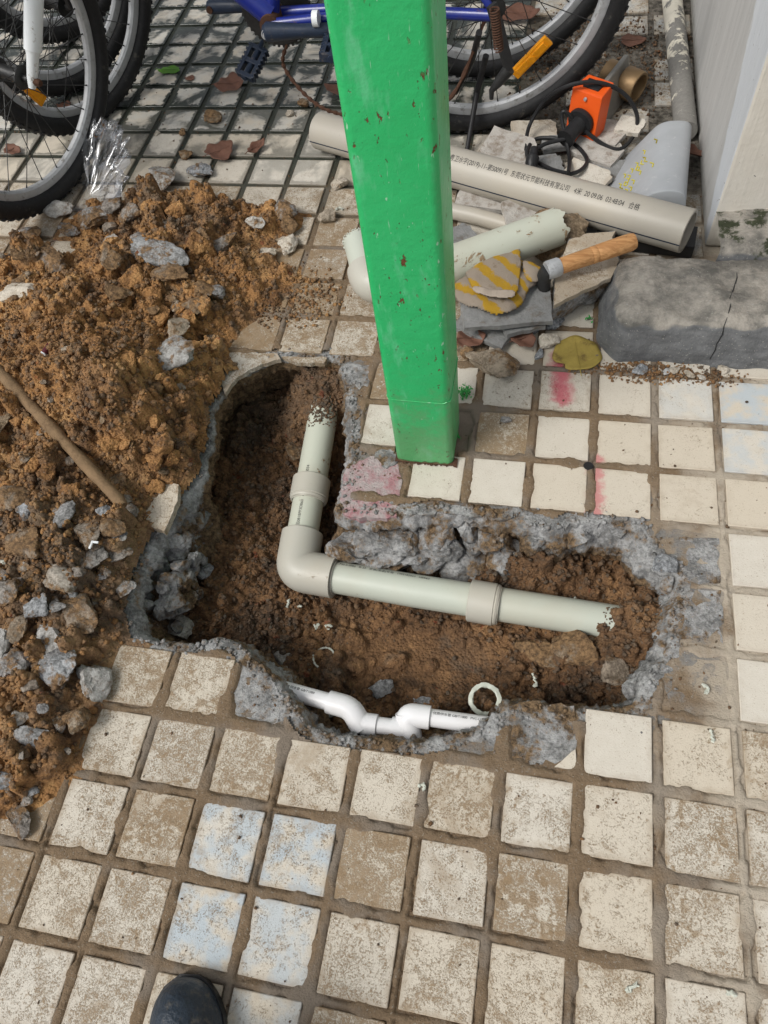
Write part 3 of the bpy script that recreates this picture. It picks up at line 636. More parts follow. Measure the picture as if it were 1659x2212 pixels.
# ------------------------------------------------------------------ green post
x0,x1,y0,y1=.318,.430,.545,.658; r=.013
def rrect(x0,x1,y0,y1,r,n=6):
    out=[]
    for cx,cy,a0 in((x1-r,y1-r,0),(x0+r,y1-r,90),(x0+r,y0+r,180),(x1-r,y0+r,270)):
        for k in range(n+1): a=R(a0+90*k/n); out.append((cx+r*math.cos(a),cy+r*math.sin(a)))
    return out
post=empty('steel_post',((x0+x1)/2,(y0+y1)/2,0)); tag(post,'tall square bright green painted steel post with rust specks','post')
ring=rrect(x0,x1,y0,y1,r); nz=90; V=[];F=[]; n=len(ring); zs=[.0]+[.004*1.06**k for k in range(1,60)]; zs=[z for z in zs if z<2.9]+[2.9]
for a,z in enumerate(zs):
    for kx,(x,y) in enumerate(ring):
        dz=0
        if a==0: dz=.006*max(0,pn(np.array([[x*60,y*60]]),9)[0]*2.2+.1)
        V.append((x-(x0+x1)/2,y-(y0+y1)/2,z+dz))
for a in range(len(zs)-1):
    for k in range(n): F.append((a*n+k,a*n+(k+1)%n,(a+1)*n+(k+1)%n,(a+1)*n+k))
F.append(tuple((len(zs)-1)*n+k for k in range(n)))
o=mesh_obj('shaft',V,F,M['green'],post,smooth=True); o.data.set_sharp_from_angle(angle=R(60))
# paint spill on tile and weld line
mb=MB(); pr=[]
for zc in(.190,):
    rr=rrect(x0-.0006,x1+.0006,y0-.0006,y1+.0006,r)
    mb.tube([(x-(x0+x1)/2,y-(y0+y1)/2,zc+.0015*math.sin(i*1.7)) for i,(x,y) in enumerate(rr)],.0008,5,closed=True)
mb.build('seam',M['green'],post)
mb=MB(); g=random.Random(5); pts=[]
for kx in range(44):
    t=kx/43; pts.append((x0-.002+(x1-x0+.01)*t,y0-.003+g.uniform(-.003,.002)))
V=[(x-(x0+x1)/2,y-(y0+y1)/2-.001*g.random(),.0022) for x,y in pts]+[(x-(x0+x1)/2,y+.02-(y0+y1)/2,.0035) for x,y in pts]
mesh_obj('rust_crust',V,[(k,k+1,k+45,k+44) for k in range(43)],M['rust'],post)
# ------------------------------------------------------------------ rocks
def rock_mesh(k,flat=1.,cuts=9,rough=1.):
    g=np.random.default_rng(500+k); bm=bmesh.new(); bmesh.ops.create_icosphere(bm,subdivisions=4,radius=.5)
    V=np.array([v.co[:] for v in bm.verts])
    for _ in range(cuts):
        d=g.normal(size=3); d/=np.linalg.norm(d); h=g.uniform(.16,.36)
        t=V@d-h; V=V-np.where(t>0,t,0)[:,None]*d*.97
    V*=np.array([1,g.uniform(.7,1),g.uniform(.6,.9)])
    V+=(V/np.linalg.norm(V,axis=1)[:,None])*(fbm(V*3.2,3,k)*.12+ridg(V*6,3,k+40)*.10+fbm(V*16,2,k+50)*.035)[:,None]*rough
    V-=V.min(0)+(V.max(0)-V.min(0))*np.array([.5,.5,.0]); V/=(V.max(0)-V.min(0))
    for v,c in zip(bm.verts,V): v.co=c
    me=bpy.data.meshes.new('rock'); bm.to_mesh(me); bm.free(); me.shade_smooth(); me.set_sharp_from_angle(angle=R(38)); me.materials.append(M['rock']); return me
RM=[rock_mesh(k,cuts=6+k%6) for k in range(14)]
rk=0; PXL=[]
def rock(label,px,py,wpx,hpx,tone=0.,mud=.2,bright=0.,hz=.6,rot=None,name='stone',cat='stone',group=None,dz=0.,sink=.12,var=None):
    global rk; rk+=1; g=random.Random(rk*13)
    p=ground_at(px,py+hpx*.15); s=ppm(p); sx=wpx/s; sy=hpx/s*1.0; sz=max(.5*min(sx,sy),min(sx,sy)*hz)
    o=bpy.data.objects.new(name,RM[(rk*5+3 if var is None else var)%len(RM)]); link(o)
    o.location=(p[0],p[1],p[2]-sz*sink+dz); o.scale=(sx,sy,sz); o.rotation_euler=(g.uniform(-.2,.2),g.uniform(-.2,.2),g.uniform(-.4,.4)-.3 if rot is None else R(rot))
    o['tone']=float(tone);o['mud']=float(mud);o['bright']=float(bright); tag(o,label,cat,group); PXL.append((px,py,label)); return o
G1='rubble stones on the soil heap'
L=[('pale granite chunk beside the white-forked front tyre',125,456,78,46,0,.15,.35),('light grey flat-topped rubble chunk at the back of the heap',360,385,80,58,0,.25,.35),('blue-grey rubble stone behind the heap next to a dead leaf',436,373,60,44,0,.2,0),
('bluish stone streaked with orange soil near the plastic bag',309,418,42,62,0,.45,0),('big pale lump caked with soil below the plastic bag',216,470,92,66,0,.5,.2),('grey-brown stone right of the big pale lump',288,462,58,46,.5,.4,0),('narrow upright pale stone pressed into the heap',338,478,28,66,0,.4,.3),
('large blue-grey angular stone on top of the heap',353,551,135,62,0,.0,.12),('brown-grey slab leaning at the heap right side',487,524,56,70,.5,.35,0),('pointed brown clod stone left of the leaning slab',436,515,52,62,.8,.6,0),
('rounded brown stone on the tiles between heap and post',622,482,56,40,1,.6,0),('dark grey stone behind the rounded brown stone',614,455,62,46,.3,.5,0),('dark grey block stone by the muddy tiles',466,630,48,44,.2,.2,0),('square brown block at the heap right edge',430,666,62,58,.9,.5,0),
('light grey jagged rock at the hole upper left corner',387,768,100,84,0,.1,.25),('beige lump touching the light grey jagged rock',386,709,48,62,1,.3,.35),('brown clod with dark face mid heap',377,604,100,54,.8,.7,0),('soil-covered brown stone on the heap left of mid',256,640,66,50,.9,.8,0),
('small beige stone left of the post upper half',737,397,42,34,.8,.1,.5),('thin brown shard standing left of the post',707,470,40,40,.9,.2,.3),('white flecked stone in front of the leaning shard',556,490,50,36,0,.4,.5),
('brown stone alone on the clean tiles behind the heap',464,254,48,36,1,.5,0),('brown stone by the dead leaf behind the heap',403,334,36,28,1,.4,.1),('small reddish clod on the rear tiles',396,287,24,18,1,.9,0),('small pale pebble on the rear tiles',340,288,13,15,.4,.0,.7),
('small pale stone near the end of the grey pipe',626,246,22,20,.8,.1,.45),('small orange-brown stone beside the bicycle chain',657,224,28,22,1,.8,0),
('grey upright stone at left frame side',68,1102,46,54,0,.1,0),('long grey slab stone below the stick',150,1113,46,66,.2,.2,0),('brown-grey stone with flat top in the left rubble',202,1152,66,66,.7,.35,.1),('dark stone bearing a white bent scrap',211,1207,58,64,.4,.2,0),
('grey-brown stone right of the dark marked stone',256,1188,54,50,.5,.2,0),('pale beige stone in the middle of the left rubble',138,1250,100,68,.6,.2,.35),('rounded grey stone left of the big brown lump',91,1310,62,64,0,.1,.05),('big dark brown lump in the left rubble',173,1310,128,84,.8,.4,0),
('tan upright stone left of the grey slab pair',49,1354,38,66,.9,.2,.1),('grey stone slab with lump upon it in lower left rubble',132,1425,118,90,0,.15,.05),('pale lump leaning on the grey slab',118,1378,84,62,0,.1,.3),('speckled pale granite slab next to the tile corner',206,1468,84,84,0,.0,.3),
('white-flecked stone at the left frame edge',8,1385,56,76,0,.0,.3),('dark stone at left edge beneath the white-flecked stone',40,1430,74,56,.3,.2,0),('orange-brown brick fragment on the lower left tiles',170,1552,58,70,.9,.5,.15),('long grey stone at the lower end of the rubble',75,1592,96,42,.1,.3,.05),
('dark stone on the lowest part of the rubble',52,1768,72,56,.5,.3,0),('small blue-dark stone at the stick foot',229,1104,38,32,0,.0,0),('small grey stone on the left edge of the hole',276,1268,46,44,.1,.1,.15),('dark brown clod at left edge above rubble',36,1075,90,70,.8,.6,0),
('large brown clod in the left rubble near the frame',70,1180,120,80,.8,.6,0),('dark stone left of the hole edge',24,1270,80,60,.5,.3,0),('brown clod stone beneath the stick end',250,1140,60,46,.9,.6,0),
('grey stone at the heap front beneath the tyre',70,505,70,44,.3,.5,0),('dark grey stone next to the tyre foot',150,500,62,36,.2,.5,0),('brown stone left of the blue-grey angular stone',250,575,74,50,.8,.6,0),('brown stone with a grey edge on the heap left slope',110,560,110,56,.5,.6,0),('cream angular stone chunk on the heap left slope',54,638,98,64,.9,.0,.9),
('white triangular shard on the tiles left of the post',624,527,42,62,.5,.1,.85),('pinkish broken tile shard on the heap right side',578,551,42,32,.9,.1,.7)]
for l in L:
    l=list(l); l[6]=min(1,l[6]+.30) if l[7]<.3 else l[6]+.12; rock(*l,group=G1)
G2='stones lying in the hole'
for l in [('dark stone on the hole floor beneath the elbow',608,1420,60,50,.4,.1,0),('dark pointed stone behind the white pipe bend',826,1476,44,56,.1,.0,0),('brown stone half buried left of the upright pipe',640,975,58,52,.9,.6,0),('blue-grey stone in the right end of the hole',1425,1237,54,52,0,.0,0),
 ('smooth brown mud lump below the buried pipe end',1250,1395,120,84,.9,1.,0),('muddy slab left of the brown mud lump',1165,1400,110,60,.9,1.,.0),('rounded stone at the right end of the hole floor',1330,1440,60,64,.8,.5,0),('dark stone left on the hole floor by the wall foot',440,1230,44,40,.1,.1,0),('grey stone beside the wall foot in the hole',425,1195,40,44,.1,.0,0),
 ('dark wet stone left of the white pipe',700,1530,50,30,.1,.1,0),('dark flat stone right of the white bend',915,1510,52,28,.1,.1,0),('pale grey lump at the lower left corner of the hole',390,1355,66,60,0,.2,.35)]: rock(*l,group=G2,sink=.3)
G3='stones and chips by the kerb'
for l in [('big brown rock right of the post foot',1064,785,120,84,.9,.35,.12),('tan earthy rock behind the wooden handle',1200,528,140,104,1,.35,.0,.9),('grey stone right of the slate tiles',1138,704,52,44,0,.0,0),('grey upright stone right of the small tan stone',1200,694,38,52,0,.0,0),('small tan stone between two grey stones',1170,704,26,24,1,.1,.2),
 ('white broken tile chip by the yellow leaf',1185,736,48,44,.5,.0,.8),('small grey chip left of the yellow leaf',1165,764,18,30,0,0,0),('grey stone at the kerb foot',1382,797,34,28,0,.1,0),('pale thin chip at the kerb foot',1440,801,14,22,0,0,.2),('beige chip beside the thin chip at the kerb foot',1454,799,20,22,.7,0,.6),
 ('flat tan chip at the kerb foot',1488,809,28,16,.8,.1,.5),('pale pebble right of the flat tan chip',1515,815,20,14,.2,0,.5),('pale beige stone at the right part of the kerb foot',1561,798,26,20,.6,0,.6),('grey pebble on the tile right of the post',1093,907,26,18,.3,0,0),('brown earth clod against the post foot right side',1005,760,56,40,.9,.8,0)]: rock(*l,group=G3)
g=random.Random(21)
RC=[]
for me in RM:
    me=me.copy(); me.materials.clear(); me.materials.append(M['conc']); RC.append(me)
def embed(px,py,z,w_,h_,tone,mud,br):
    p=at(px,py,z); s=ppm(p); o=bpy.data.objects.new('stone',RC[g.randrange(len(RC))]); link(o,PW); sz=w_/s
    o.location=(p[0],p[1],p[2]-h_/s*.5); o.scale=(sz,sz*.9,h_/s); o.rotation_euler=(g.uniform(-.5,.5),g.uniform(-.5,.5),g.uniform(0,6.28)); o['tone']=tone;o['mud']=mud;o['bright']=br
for q in range(34):
    px=g.uniform(745,1110); t=g.random(); embed(px,1150+t*70,-.045-t*.10,g.uniform(44,112),g.uniform(34,70),g.uniform(0,.5),g.uniform(.1,.8),g.choice([0,0,.1,.25]))
for q in range(46):
    t=g.random(); py=1090+t*250; xt=400-(py-1120)*.42 if py<1300 else 300; s_=g.uniform(.15,.95); embed(xt+ s_*(95 if py>1200 else 40),py+s_*12,-.02-s_*.14,g.uniform(24,60),g.uniform(24,60),g.uniform(.1,.5),g.uniform(.1,.6),g.choice([0,0,.1]))
for px,py,z in [(1250,1160,-.03),(1330,1150,-.03),(1455,1262,-.03),(1375,1490,-.03),(1160,1165,-.03),(1205,1180,-.05)]: embed(px,py,z,g.uniform(36,64),g.uniform(30,50),0,.05,g.choice([.0,.15]))
# unlabelled-look small stones over heap and rubble
PXN=list(PXL); USED=set(); g=random.Random(77); cnt=0
for _ in range(1500):
    if cnt>=120: break
    px,py=g.uniform(0,520),g.uniform(380,1760)
    p=ground_at(px,py); h=gz(p[0],p[1])
    if h<.006 or px>480-abs(py-700)*.35 or sdf_poly(np.array([p[0]]),np.array([p[1]]),HOLE)[0]>-.02: continue
    s_=g.choice([14,18,20,24,30,36]); grey=py>1040 or py<520
    tn=(g.uniform(0,.7) if grey else g.uniform(.6,1)); md=(g.uniform(.2,.8) if grey else g.uniform(.5,1)); ww=s_*g.uniform(.9,1.4)
    nb_=min(PXN,key=lambda q:(q[0]-px)**2+(q[1]-py)**2); dx,dy=px-nb_[0],py-nb_[1]
    dr=('right of' if dx>0 else 'left of') if abs(dx)>1.6*abs(dy) else ('below' if dy>0 else 'above') if abs(dy)>1.6*abs(dx) else ('lower ' if dy>0 else 'upper ')+('right of' if dx>0 else 'left of')
    lab=None
    for ad in (('brown ' if tn*.5+md*.5>.5 else 'grey ')+('clod' if md>.5 else 'stone'),):
        for sz_ in (('small' if s_>22 else 'tiny'),('rather small' if s_>22 else 'very tiny'),'little'):
            c_=' '.join(f'{sz_} {ad} {dr} {"" if nb_[2].startswith("the") else "the "}{nb_[2]}'.split()[:16])
            if c_ not in USED: lab=c_; break
        if lab: break
    if not lab: continue
    USED.add(lab)
    rock(lab,px,py,ww,s_,tone=tn,mud=md,bright=(.25 if g.random()<.2 else 0),group='small stones scattered over the soil heap',sink=.2); cnt+=1
# clods of soil, each with the heap's own earth
CM=[]
for k in range(6):
    me=RM[k*2].copy(); me.materials.clear(); me.materials.append(M['soil']); CM.append(me)
cnt=0
for _ in range(900):
    if cnt>=70: break
    px,py=g.uniform(0,470),g.uniform(430,1080); p=ground_at(px,py)
    if abs(py-(790+px*1.127))<75: continue
    if p[2]<.02 or sdf_poly(np.array([p[0]]),np.array([p[1]]),HOLE)[0]>-.03: continue
    nb_=min(PXN,key=lambda q:(q[0]-px)**2+(q[1]-py)**2); dx,dy=px-nb_[0],py-nb_[1]
    dr=('right of' if dx>0 else 'left of') if abs(dx)>abs(dy) else ('below' if dy>0 else 'above'); lab=None
    for ad in ('lump of orange soil','crumbly soil clod','rounded soil clod'):
        c_=' '.join(f'{ad} {dr} the {nb_[2]}'.split()[:16])
        if c_ not in USED: lab=c_; break
    if not lab: continue
    USED.add(lab); cnt+=1; o=bpy.data.objects.new('soil_clod',g.choice(CM)); link(o); s_=g.uniform(22,58)/ppm(p); o.scale=(s_*g.uniform(.9,1.3),s_,s_*g.uniform(.55,.8)); o.location=(p[0],p[1],p[2]-s_*.18); o.rotation_euler=(g.uniform(-.3,.3),g.uniform(-.3,.3),g.uniform(0,6.28)); tag(o,lab,'clod','soil clods on the heap')
# crumbs of soil: joined
ico=bmesh.new(); bmesh.ops.create_icosphere(ico,subdivisions=1,radius=1.); IV=np.array([v.co[:] for v in ico.verts]); IF=np.array([[v.index for v in f.verts] for f in ico.faces]); ico.free()
def crumbs(name,pts,sizes,mat,seed,label=None,cat=None):
    g=np.random.default_rng(seed); n=len(pts); d=1+g.uniform(-.35,.35,(n,len(IV)))
    V=IV[None]*d[...,None]*g.uniform(.6,1.2,(n,1,3)); an=g.uniform(0,6.28,n); c,s=np.cos(an)[:,None],np.sin(an)[:,None]
    x=V[...,0]*c-V[...,1]*s; y=V[...,0]*s+V[...,1]*c
    V=np.stack([x,y,V[...,2]],-1)*sizes[:,None,None]+pts[:,None]
    F=(IF[None]+np.arange(n)[:,None,None]*len(IV)).reshape(-1,3)
    o=np_mesh(name,V.reshape(-1,3),F,mat,smooth=False,attrs=dict(grey=np.repeat(g.random(n)*.9,len(IV)))); struct(o,'stuff')
    if label: tag(o,label,cat)
    return o
def hf_points(Xg,Yg,Zg,w_,N,seed):
    g=np.random.default_rng(seed); pr=w_.ravel().astype(float); pr/=pr.sum(); k=g.choice(pr.size,N,p=pr); st=Xg[0,1]-Xg[0,0]
    return np.stack([Xg.ravel()[k]+g.uniform(-st,st,N)/2,Yg.ravel()[k]+g.uniform(-st,st,N)/2,Zg.ravel()[k]],1),g
wt=((Zh>.001)&(sdh<-.008)&(Xh>-.95)&(Yh<1.4))*(.3+np.clip(cover,0,1)); pts,g2=hf_points(Xh,Yh,Zh,wt,24000,5)
crumbs('soil_crumbs',pts+np.array([0,0,.0008]),.0013+.0062*g2.random(len(pts))**2.6,M['soil'],6,'fine brown crumbs strewn over the soil heap','soil')
sdp=sdf_poly(Xp,Yp,HOLE); wt=(sdp>-.01)*amp**2; pts,g2=hf_points(Xp,Yp,Zp,wt,9000,8)
crumbs('pit_crumbs',pts+np.array([0,0,.0008]),.0012+.0058*g2.random(len(pts))**2.6,M['pit'],9,'dark damp crumbs of soil on the hole floor','soil')
# chips of concrete along the broken rim
kk=np.random.default_rng(44); ii=kk.integers(0,len(rim),1500); offr=-np.abs(kk.normal(0,.016,1500)); rp=rim[ii]+nin[ii]*offr[:,None]
crumbs('concrete_chips',np.stack([rp[:,0],rp[:,1],np.full(1500,-.003)],1),.0009+.0046*kk.random(1500)**3,M['conc'],45,'grey chips and dust along the broken edge of the hole','chips')
# grit on the paving and in the joints
g2=np.random.default_rng(12); N=13000; gx=g2.uniform(-1.2,1.0,N); gy=g2.uniform(-.45,1.9,N)
fx=np.abs((gx/S+.5)%1-.5); fy=np.abs((gy/S+.5)%1-.5); joint=(np.minimum(fx,fy)<.06)|((sdf_poly(gx,gy,HOLE)>-.10)&(g2.random(N)<.8))
keep=(joint|(g2.random(N)<.16))&(sdf_poly(gx,gy,HOLE)<-.006)&~((gx>.31)&(gx<.44)&(gy>.54)&(gy<.65))
keep&=~((gx>.68)&(gy>.84)&(gy<1.3))
gx,gy,joint=gx[keep],gy[keep],joint[keep]; sz=.0008+.0030*g2.random(len(gx))**3.5
pts=np.stack([gx,gy,np.where(joint,-.0045,.0008)],1)
crumbs('grit',pts,sz,M['pit'],13,'brown grit scattered over the tiles and joints','grit')
# soil spilled along post side, kerb foot and on the near rim (loose)
def spill(name,px,py,rx,ry,N,seed,mat,label,smax=.006):
    g=np.random.default_rng(seed); c=at(px,py); a=g.uniform(0,6.28,N); r=np.sqrt(g.random(N))*(.5+.5*g.random(N))
    x=c[0]+np.cos(a)*r*rx; y=c[1]+np.sin(a)*r*ry; z=np.where(sdf_poly(x,y,HOLE)>0,-.3,0.001)
    k=(z>-.1)&~((x>.314)&(x<.433)&(y>.54)&(y<.645)); x,y,z=x[k],y[k],z[k]
    return crumbs(name,np.stack([x,y,z],1),.001+smax*g.random(len(x))**3,M[mat],seed+1,label,'soil')
spill('soil_spill',1290,130,.30,.35,2600,47,'pit','dark gritty dirt over the paving below the rear wheels',.004)
spill('soil_spill',1250,420,.25,.12,1500,49,'pit','grit and dirt between the broken tiles behind the post',.004)
spill('soil_spill',1420,806,.20,.035,900,33,'soil','soil and grit line along the foot of the kerb',.004)
spill('soil_spill',620,640,.16,.12,1100,35,'soil','soil smeared thinly over the tiles left of the post',.005)
# ------------------------------------------------------------------ pipes
def vec(px,py,z): return Vector(at(px,py,z).tolist())
def text_on(parent,txt,a,b,start,rad,ang,size,mat='ink',xs=1.):
    # letters wrapped on the cylinder from a towards b; ang = angle round the axis from the camera-up reference
    cu=bpy.data.curves.new('lettering','FONT'); cu.body=txt; cu.size=size
    to=bpy.data.objects.new('lettering',cu); COL.objects.link(to); bpy.context.view_layer.update()
    dg=bpy.context.evaluated_depsgraph_get(); me0=to.evaluated_get(dg).to_mesh()
    V=[v.co.copy() for v in me0.vertices]; F=[tuple(p.vertices) for p in me0.polygons]; to.evaluated_get(dg).to_mesh_clear()
    bpy.data.objects.remove(to); bpy.data.curves.remove(cu)
    ax=(b-a).normalized(); up=Vector((0,0,1)); up=(up-ax*up.dot(ax)).normalized(); sd=up.cross(ax)  # sd: left of travel
    out=[]
    for v in V:
        th=R(ang)+(v.y)/rad
        out.append(a+ax*(start+v.x*xs)+(up*math.cos(th)+sd*math.sin(th))*(rad+.0004))
    o=mesh_obj('lettering',out,F,M[mat],parent); return o
# drain pipe in the hole
E_=vec(640,1232,-.125); Vt=vec(697,905,-.088); Vt2=vec(706,850,-.080); Hr=vec(1330,1345,-.118); Hr2=vec(1440,1370,-.110)
dp=empty('drain_pipe',E_); tag(dp,'pale grey-green drain pipe with elbow and couplings laid in the hole','pipe')
def loc(o,root): 
    o.matrix_parent_inverse=Matrix.Translation(-Vector(root.location)); return o
ru=.0325; dv=(Vt2-E_).normalized(); dh=(Hr2-E_).normalized()
def part(mb,name,mat,root,smooth=True): return loc(mb.build(name,M[mat],root,smooth=smooth),root)
mb=MB(); mb.tube([E_+dv*.03,E_+dv*.2,E_+dv*.30,Vt2-dv*.03,Vt2+dv*.12+Vector((0,0,-.03))],ru,32); p1=part(mb,'pipe','pprmud',dp); p1['label']='pipe running back under the soil'
mb=MB(); mb.tube([E_+dh*.03,E_+dh*.25,Hr,Hr2+dh*.05+Vector((0,0,-.02))],ru,32); p2=part(mb,'pipe','ppr',dp)
# elbow
bend=.024; path=[E_+dv*.080,E_+dv*.074,E_+dv*bend]
for k in range(1,9):
    t=k/9; path.append((E_+dv*bend)*(1-t)**2+E_*2*t*(1-t)+(E_+dh*bend)*t*t)
path+=[E_+dh*bend,E_+dh*.074,E_+dh*.082]
mb=MB(); mb.tube(path,[.0430]*len(path),32); part(mb,'elbow','fit',dp)
def coupling(root,c,d,L,ro,ri,mat='fit'):
    d=d.normalized(); mb=MB(); h=L/2; mb.lathe([(ri,-h),(ro-.002,-h),(ro,-h+.002),(ro,h-.008),(ro-.002,h-.0065),(ro-.002,h-.005),(ro-.001,h-.004),(ro-.003,h),(ri,h)],c,d,32); part(mb,'coupling',mat,root)
    mb=MB(); 
    for s_ in(1,): mb.tube([c+d*s_*(h+.001)+((d.orthogonal().normalized()*math.cos(a)+d.cross(d.orthogonal().normalized())*math.sin(a))*(ri+.002+.0008*math.sin(a*5+s_))) for a in np.linspace(0,6.283,28,endpoint=False)],.0016,6,closed=True)
    part(mb,'weld_bead',mat,root)
coupling(dp,E_+dv*.180,-dv,.052,.0405,ru)
dd=(vec(1047,1297,-.121)-E_); coupling(dp,E_+dh*dd.dot(dh),dh,.056,.0405,ru)
for d_ in (dv,dh):
    mb=MB(); o_=d_.orthogonal().normalized(); mb.tube([E_+d_*.084+(o_*math.cos(a)+d_.cross(o_)*math.sin(a))*(ru+.002) for a in np.linspace(0,6.283,28,endpoint=False)],.0018,6,closed=True); part(mb,'weld_bead','fit',dp)
t=text_on(p2,'742.2-2002   R-23   \u5bb6\u88c5(\u4fdd\u6e29)\u4e13\u7528   1703182023   HER63',E_,Hr2,.092,ru,28,.0075)
t=text_on(p1,'\u56de081BPP3DB60   dn50x7.1mm   20034',E_,Vt2,.085,ru,2,.0085)
# soil lying over the buried pipe ends
def bury(p0,d,L_,N,seed,label):
    kk=np.random.default_rng(seed); t=L_*kk.random(N)**.55; a_=kk.normal(0,.75,N); out=[];d=d.normalized(); up=Vector((0,0,1)); up=(up-d*up.dot(d)).normalized(); sd=up.cross(d)
    for q,aa in zip(t,a_): out.append(p0+d*float(q)+(up*math.cos(aa)+sd*math.sin(aa))*(ru+.001))
    return crumbs('soil_crumbs',np.array([v[:] for v in out]),.0018+.0075*kk.random(N)**2*(t/L_),M['pit'],seed+1,label,'soil')
bury(Vt-dv*.045,dv,.09,330,71,'soil crumbs over the pipe end at the back of the hole'); bury(Hr-dh*.03,dh,.11,380,73,'soil crumbs over the pipe end at the right of the hole')
# white water pipe with four elbows
wr=.0150
A0=vec(585,1482,-.050); A1=vec(757,1529,-.050); B1=vec(777,1562,-.062); B2=vec(884,1577,-.062); C1=vec(878,1543,-.048); C2=vec(1085,1572,-.050)
wp=empty('water_pipe',A1); tag(wp,'thin white plastic pipe with stepped elbow bend at the near hole edge','pipe')
for a,b in((A0,A1),(B1,B2),(C1,C2)):
    mb=MB(); mb.tube([a,a.lerp(b,.5),b],wr,24); pp=part(mb,'pipe','white',wp)
def elbow(root,c,d1,d2,r,L,mat,bd):
    d1=d1.normalized();d2=d2.normalized(); pth=[c+d1*L,c+d1*(L-.001),c+d1*bd]
    for k in range(1,8):
        t=k/8; pth.append((c+d1*bd)*(1-t)**2+c*2*t*(1-t)+(c+d2*bd)*t*t)
    pth+=[c+d2*bd,c+d2*(L-.001),c+d2*L]; mb=MB(); mb.tube(pth,[r]*len(pth),24); return part(mb,'elbow',mat,root)
dn=(B1-A1); 
elbow(wp,A1,A0-A1,dn,.0198,.040,'white',.014); elbow(wp,B1,-dn,B2-B1,.0188,.030,'white',.013)
du=(C1-B2); elbow(wp,B2,B1-B2,du,.0188,.030,'white',.013); elbow(wp,C1,-du,C2-C1,.0198,.040,'white',.014)
t=text_on(wp,'\u4f18\u8d28\u4f9b\u6c34\u7ba1 GB/T1000   PVC-U   \u73af\u4fdd\u4f9b\u6c34\u7ba1',C1,C2,.045,wr,10,.006); loc(t,wp)
t=text_on(wp,'PVC-U \u4f9b\u6c34\u7ba1 GB/T1000',A0,A1,.02,wr,10,.006); loc(t,wp)
# long grey pipe with printing
z0=.047; a=vec(690,282,.050); b=vec(1487,500,.080); ax=(b-a).normalized()
gp=empty('long_pipe',a); tag(gp,'long grey plastic pipe with printed lettering lying behind the post','pipe')
mb=MB(); mb.pipe(a,b,.0455,.0385,40); gpp=part(mb,'pipe','grey',gp)
ltx=(b-a).length; ang=-6
t=text_on(gpp,'PN=1.6MPa  \u03c663    \u7ca4\u536b\u6c34\u5b57(2019)-11-\u7b2cS0091\u53f7  \u4e1c\u839e\u72b6\u5143\u8282\u80fd\u79d1\u6280\u6709\u9650\u516c\u53f8   4\u7c73  20 09.06  03:48:04   \u5408\u683c',a,b,.318,.0455,-34,.0165,xs=.74)
V=[];up=Vector((0,0,1));up=(up-ax*up.dot(ax)).normalized();sd=up.cross(ax)
for s_ in(0,ltx):
    for th in(R(-92),R(-96)): V.append(a+ax*s_+(up*math.cos(th)+sd*math.sin(th))*.0459)
loc(mesh_obj('blue_stripe',V,[(0,1,3,2)],M['navy'],gp),gp)
# broken pale pipe with jagged end
a=vec(930,590,.095); b=vec(1213,487,.075); ax=(b-a).normalized(); L_=(b-a).length; o1=ax.orthogonal().normalized(); o2=ax.cross(o1)
V=[];F=[];n=48; g=random.Random(3); jag=[-.012*abs(math.sin(k*.4))-g.uniform(0,.006) for k in range(n)]
for rr,ends in((.041,0),(.035,1)):
    for t in(0,1):
        for k in range(n):
            th=2*math.pi*k/n; V.append(a+ax*((L_+jag[k]) if t else 0)+(o1*math.cos(th)+o2*math.sin(th))*rr)
for k in range(n):
    k2=(k+1)%n; F+=[(k,k2,n+k2,n+k),(2*n+k,3*n+k,3*n+k2,2*n+k2),(n+k,n+k2,3*n+k2,3*n+k),(k,2*n+k,2*n+k2,k2)]
mb=MB(); mb.add(V,F); o=mb.build('pipe_offcut',M['pprmud'],smooth=True); tag(o,'cut pale green-grey pipe piece with ragged end lying across the towel','pipe')
# thin beige pipe
mb=MB(); mb.tube([vec(940,448,.03),vec(1020,465,.028),vec(1100,487,.024)],.0185,24); o=mb.build('thin_pipe',M['grey'],smooth=True); tag(o,'thin beige-grey pipe between broken tiles behind the post','pipe')
# elbow with upright pipe left of the post
er=empty('pipe_elbow',at(795,620,.05)); tag(er,'loose pale pipe elbow with short pipe stub left of the post','pipe')
c=vec(800,622,.05); d1=(vec(768,500,.055)-c).normalized(); d2=(vec(880,600,.05)-c).normalized()
pth=[c+d1*.056,c+d1*.054,c+d1*.045]
for k in range(1,9):
    t=k/9; pth.append((c+d1*.045)*(1-t)**2+c*2*t*(1-t)+(c+d2*.045)*t*t)
pth+=[c+d2*.05,c+d2*.08]
mb=MB(); mb.tube(pth,.0425,32); loc(mb.build('elbow',M['fit'],er,smooth=True),er)
mb=MB(); mb.pipe(c+d1*.05,c+d1*.155,.034,.027,32); loc(mb.build('pipe',M['ppr'],er,smooth=True),er)
pt=np.array([c+d1*(.153+random.uniform(-.004,.006))+ (d1.orthogonal().normalized()*math.cos(t)+d1.cross(d1.orthogonal().normalized())*math.sin(t))*.034 for t in np.linspace(0,6.28,70)])
cr=crumbs('shaving_crumbs',pt,np.random.default_rng(3).uniform(.0012,.004,len(pt)),M['curl'],4); cr.parent=er; loc(cr,er)
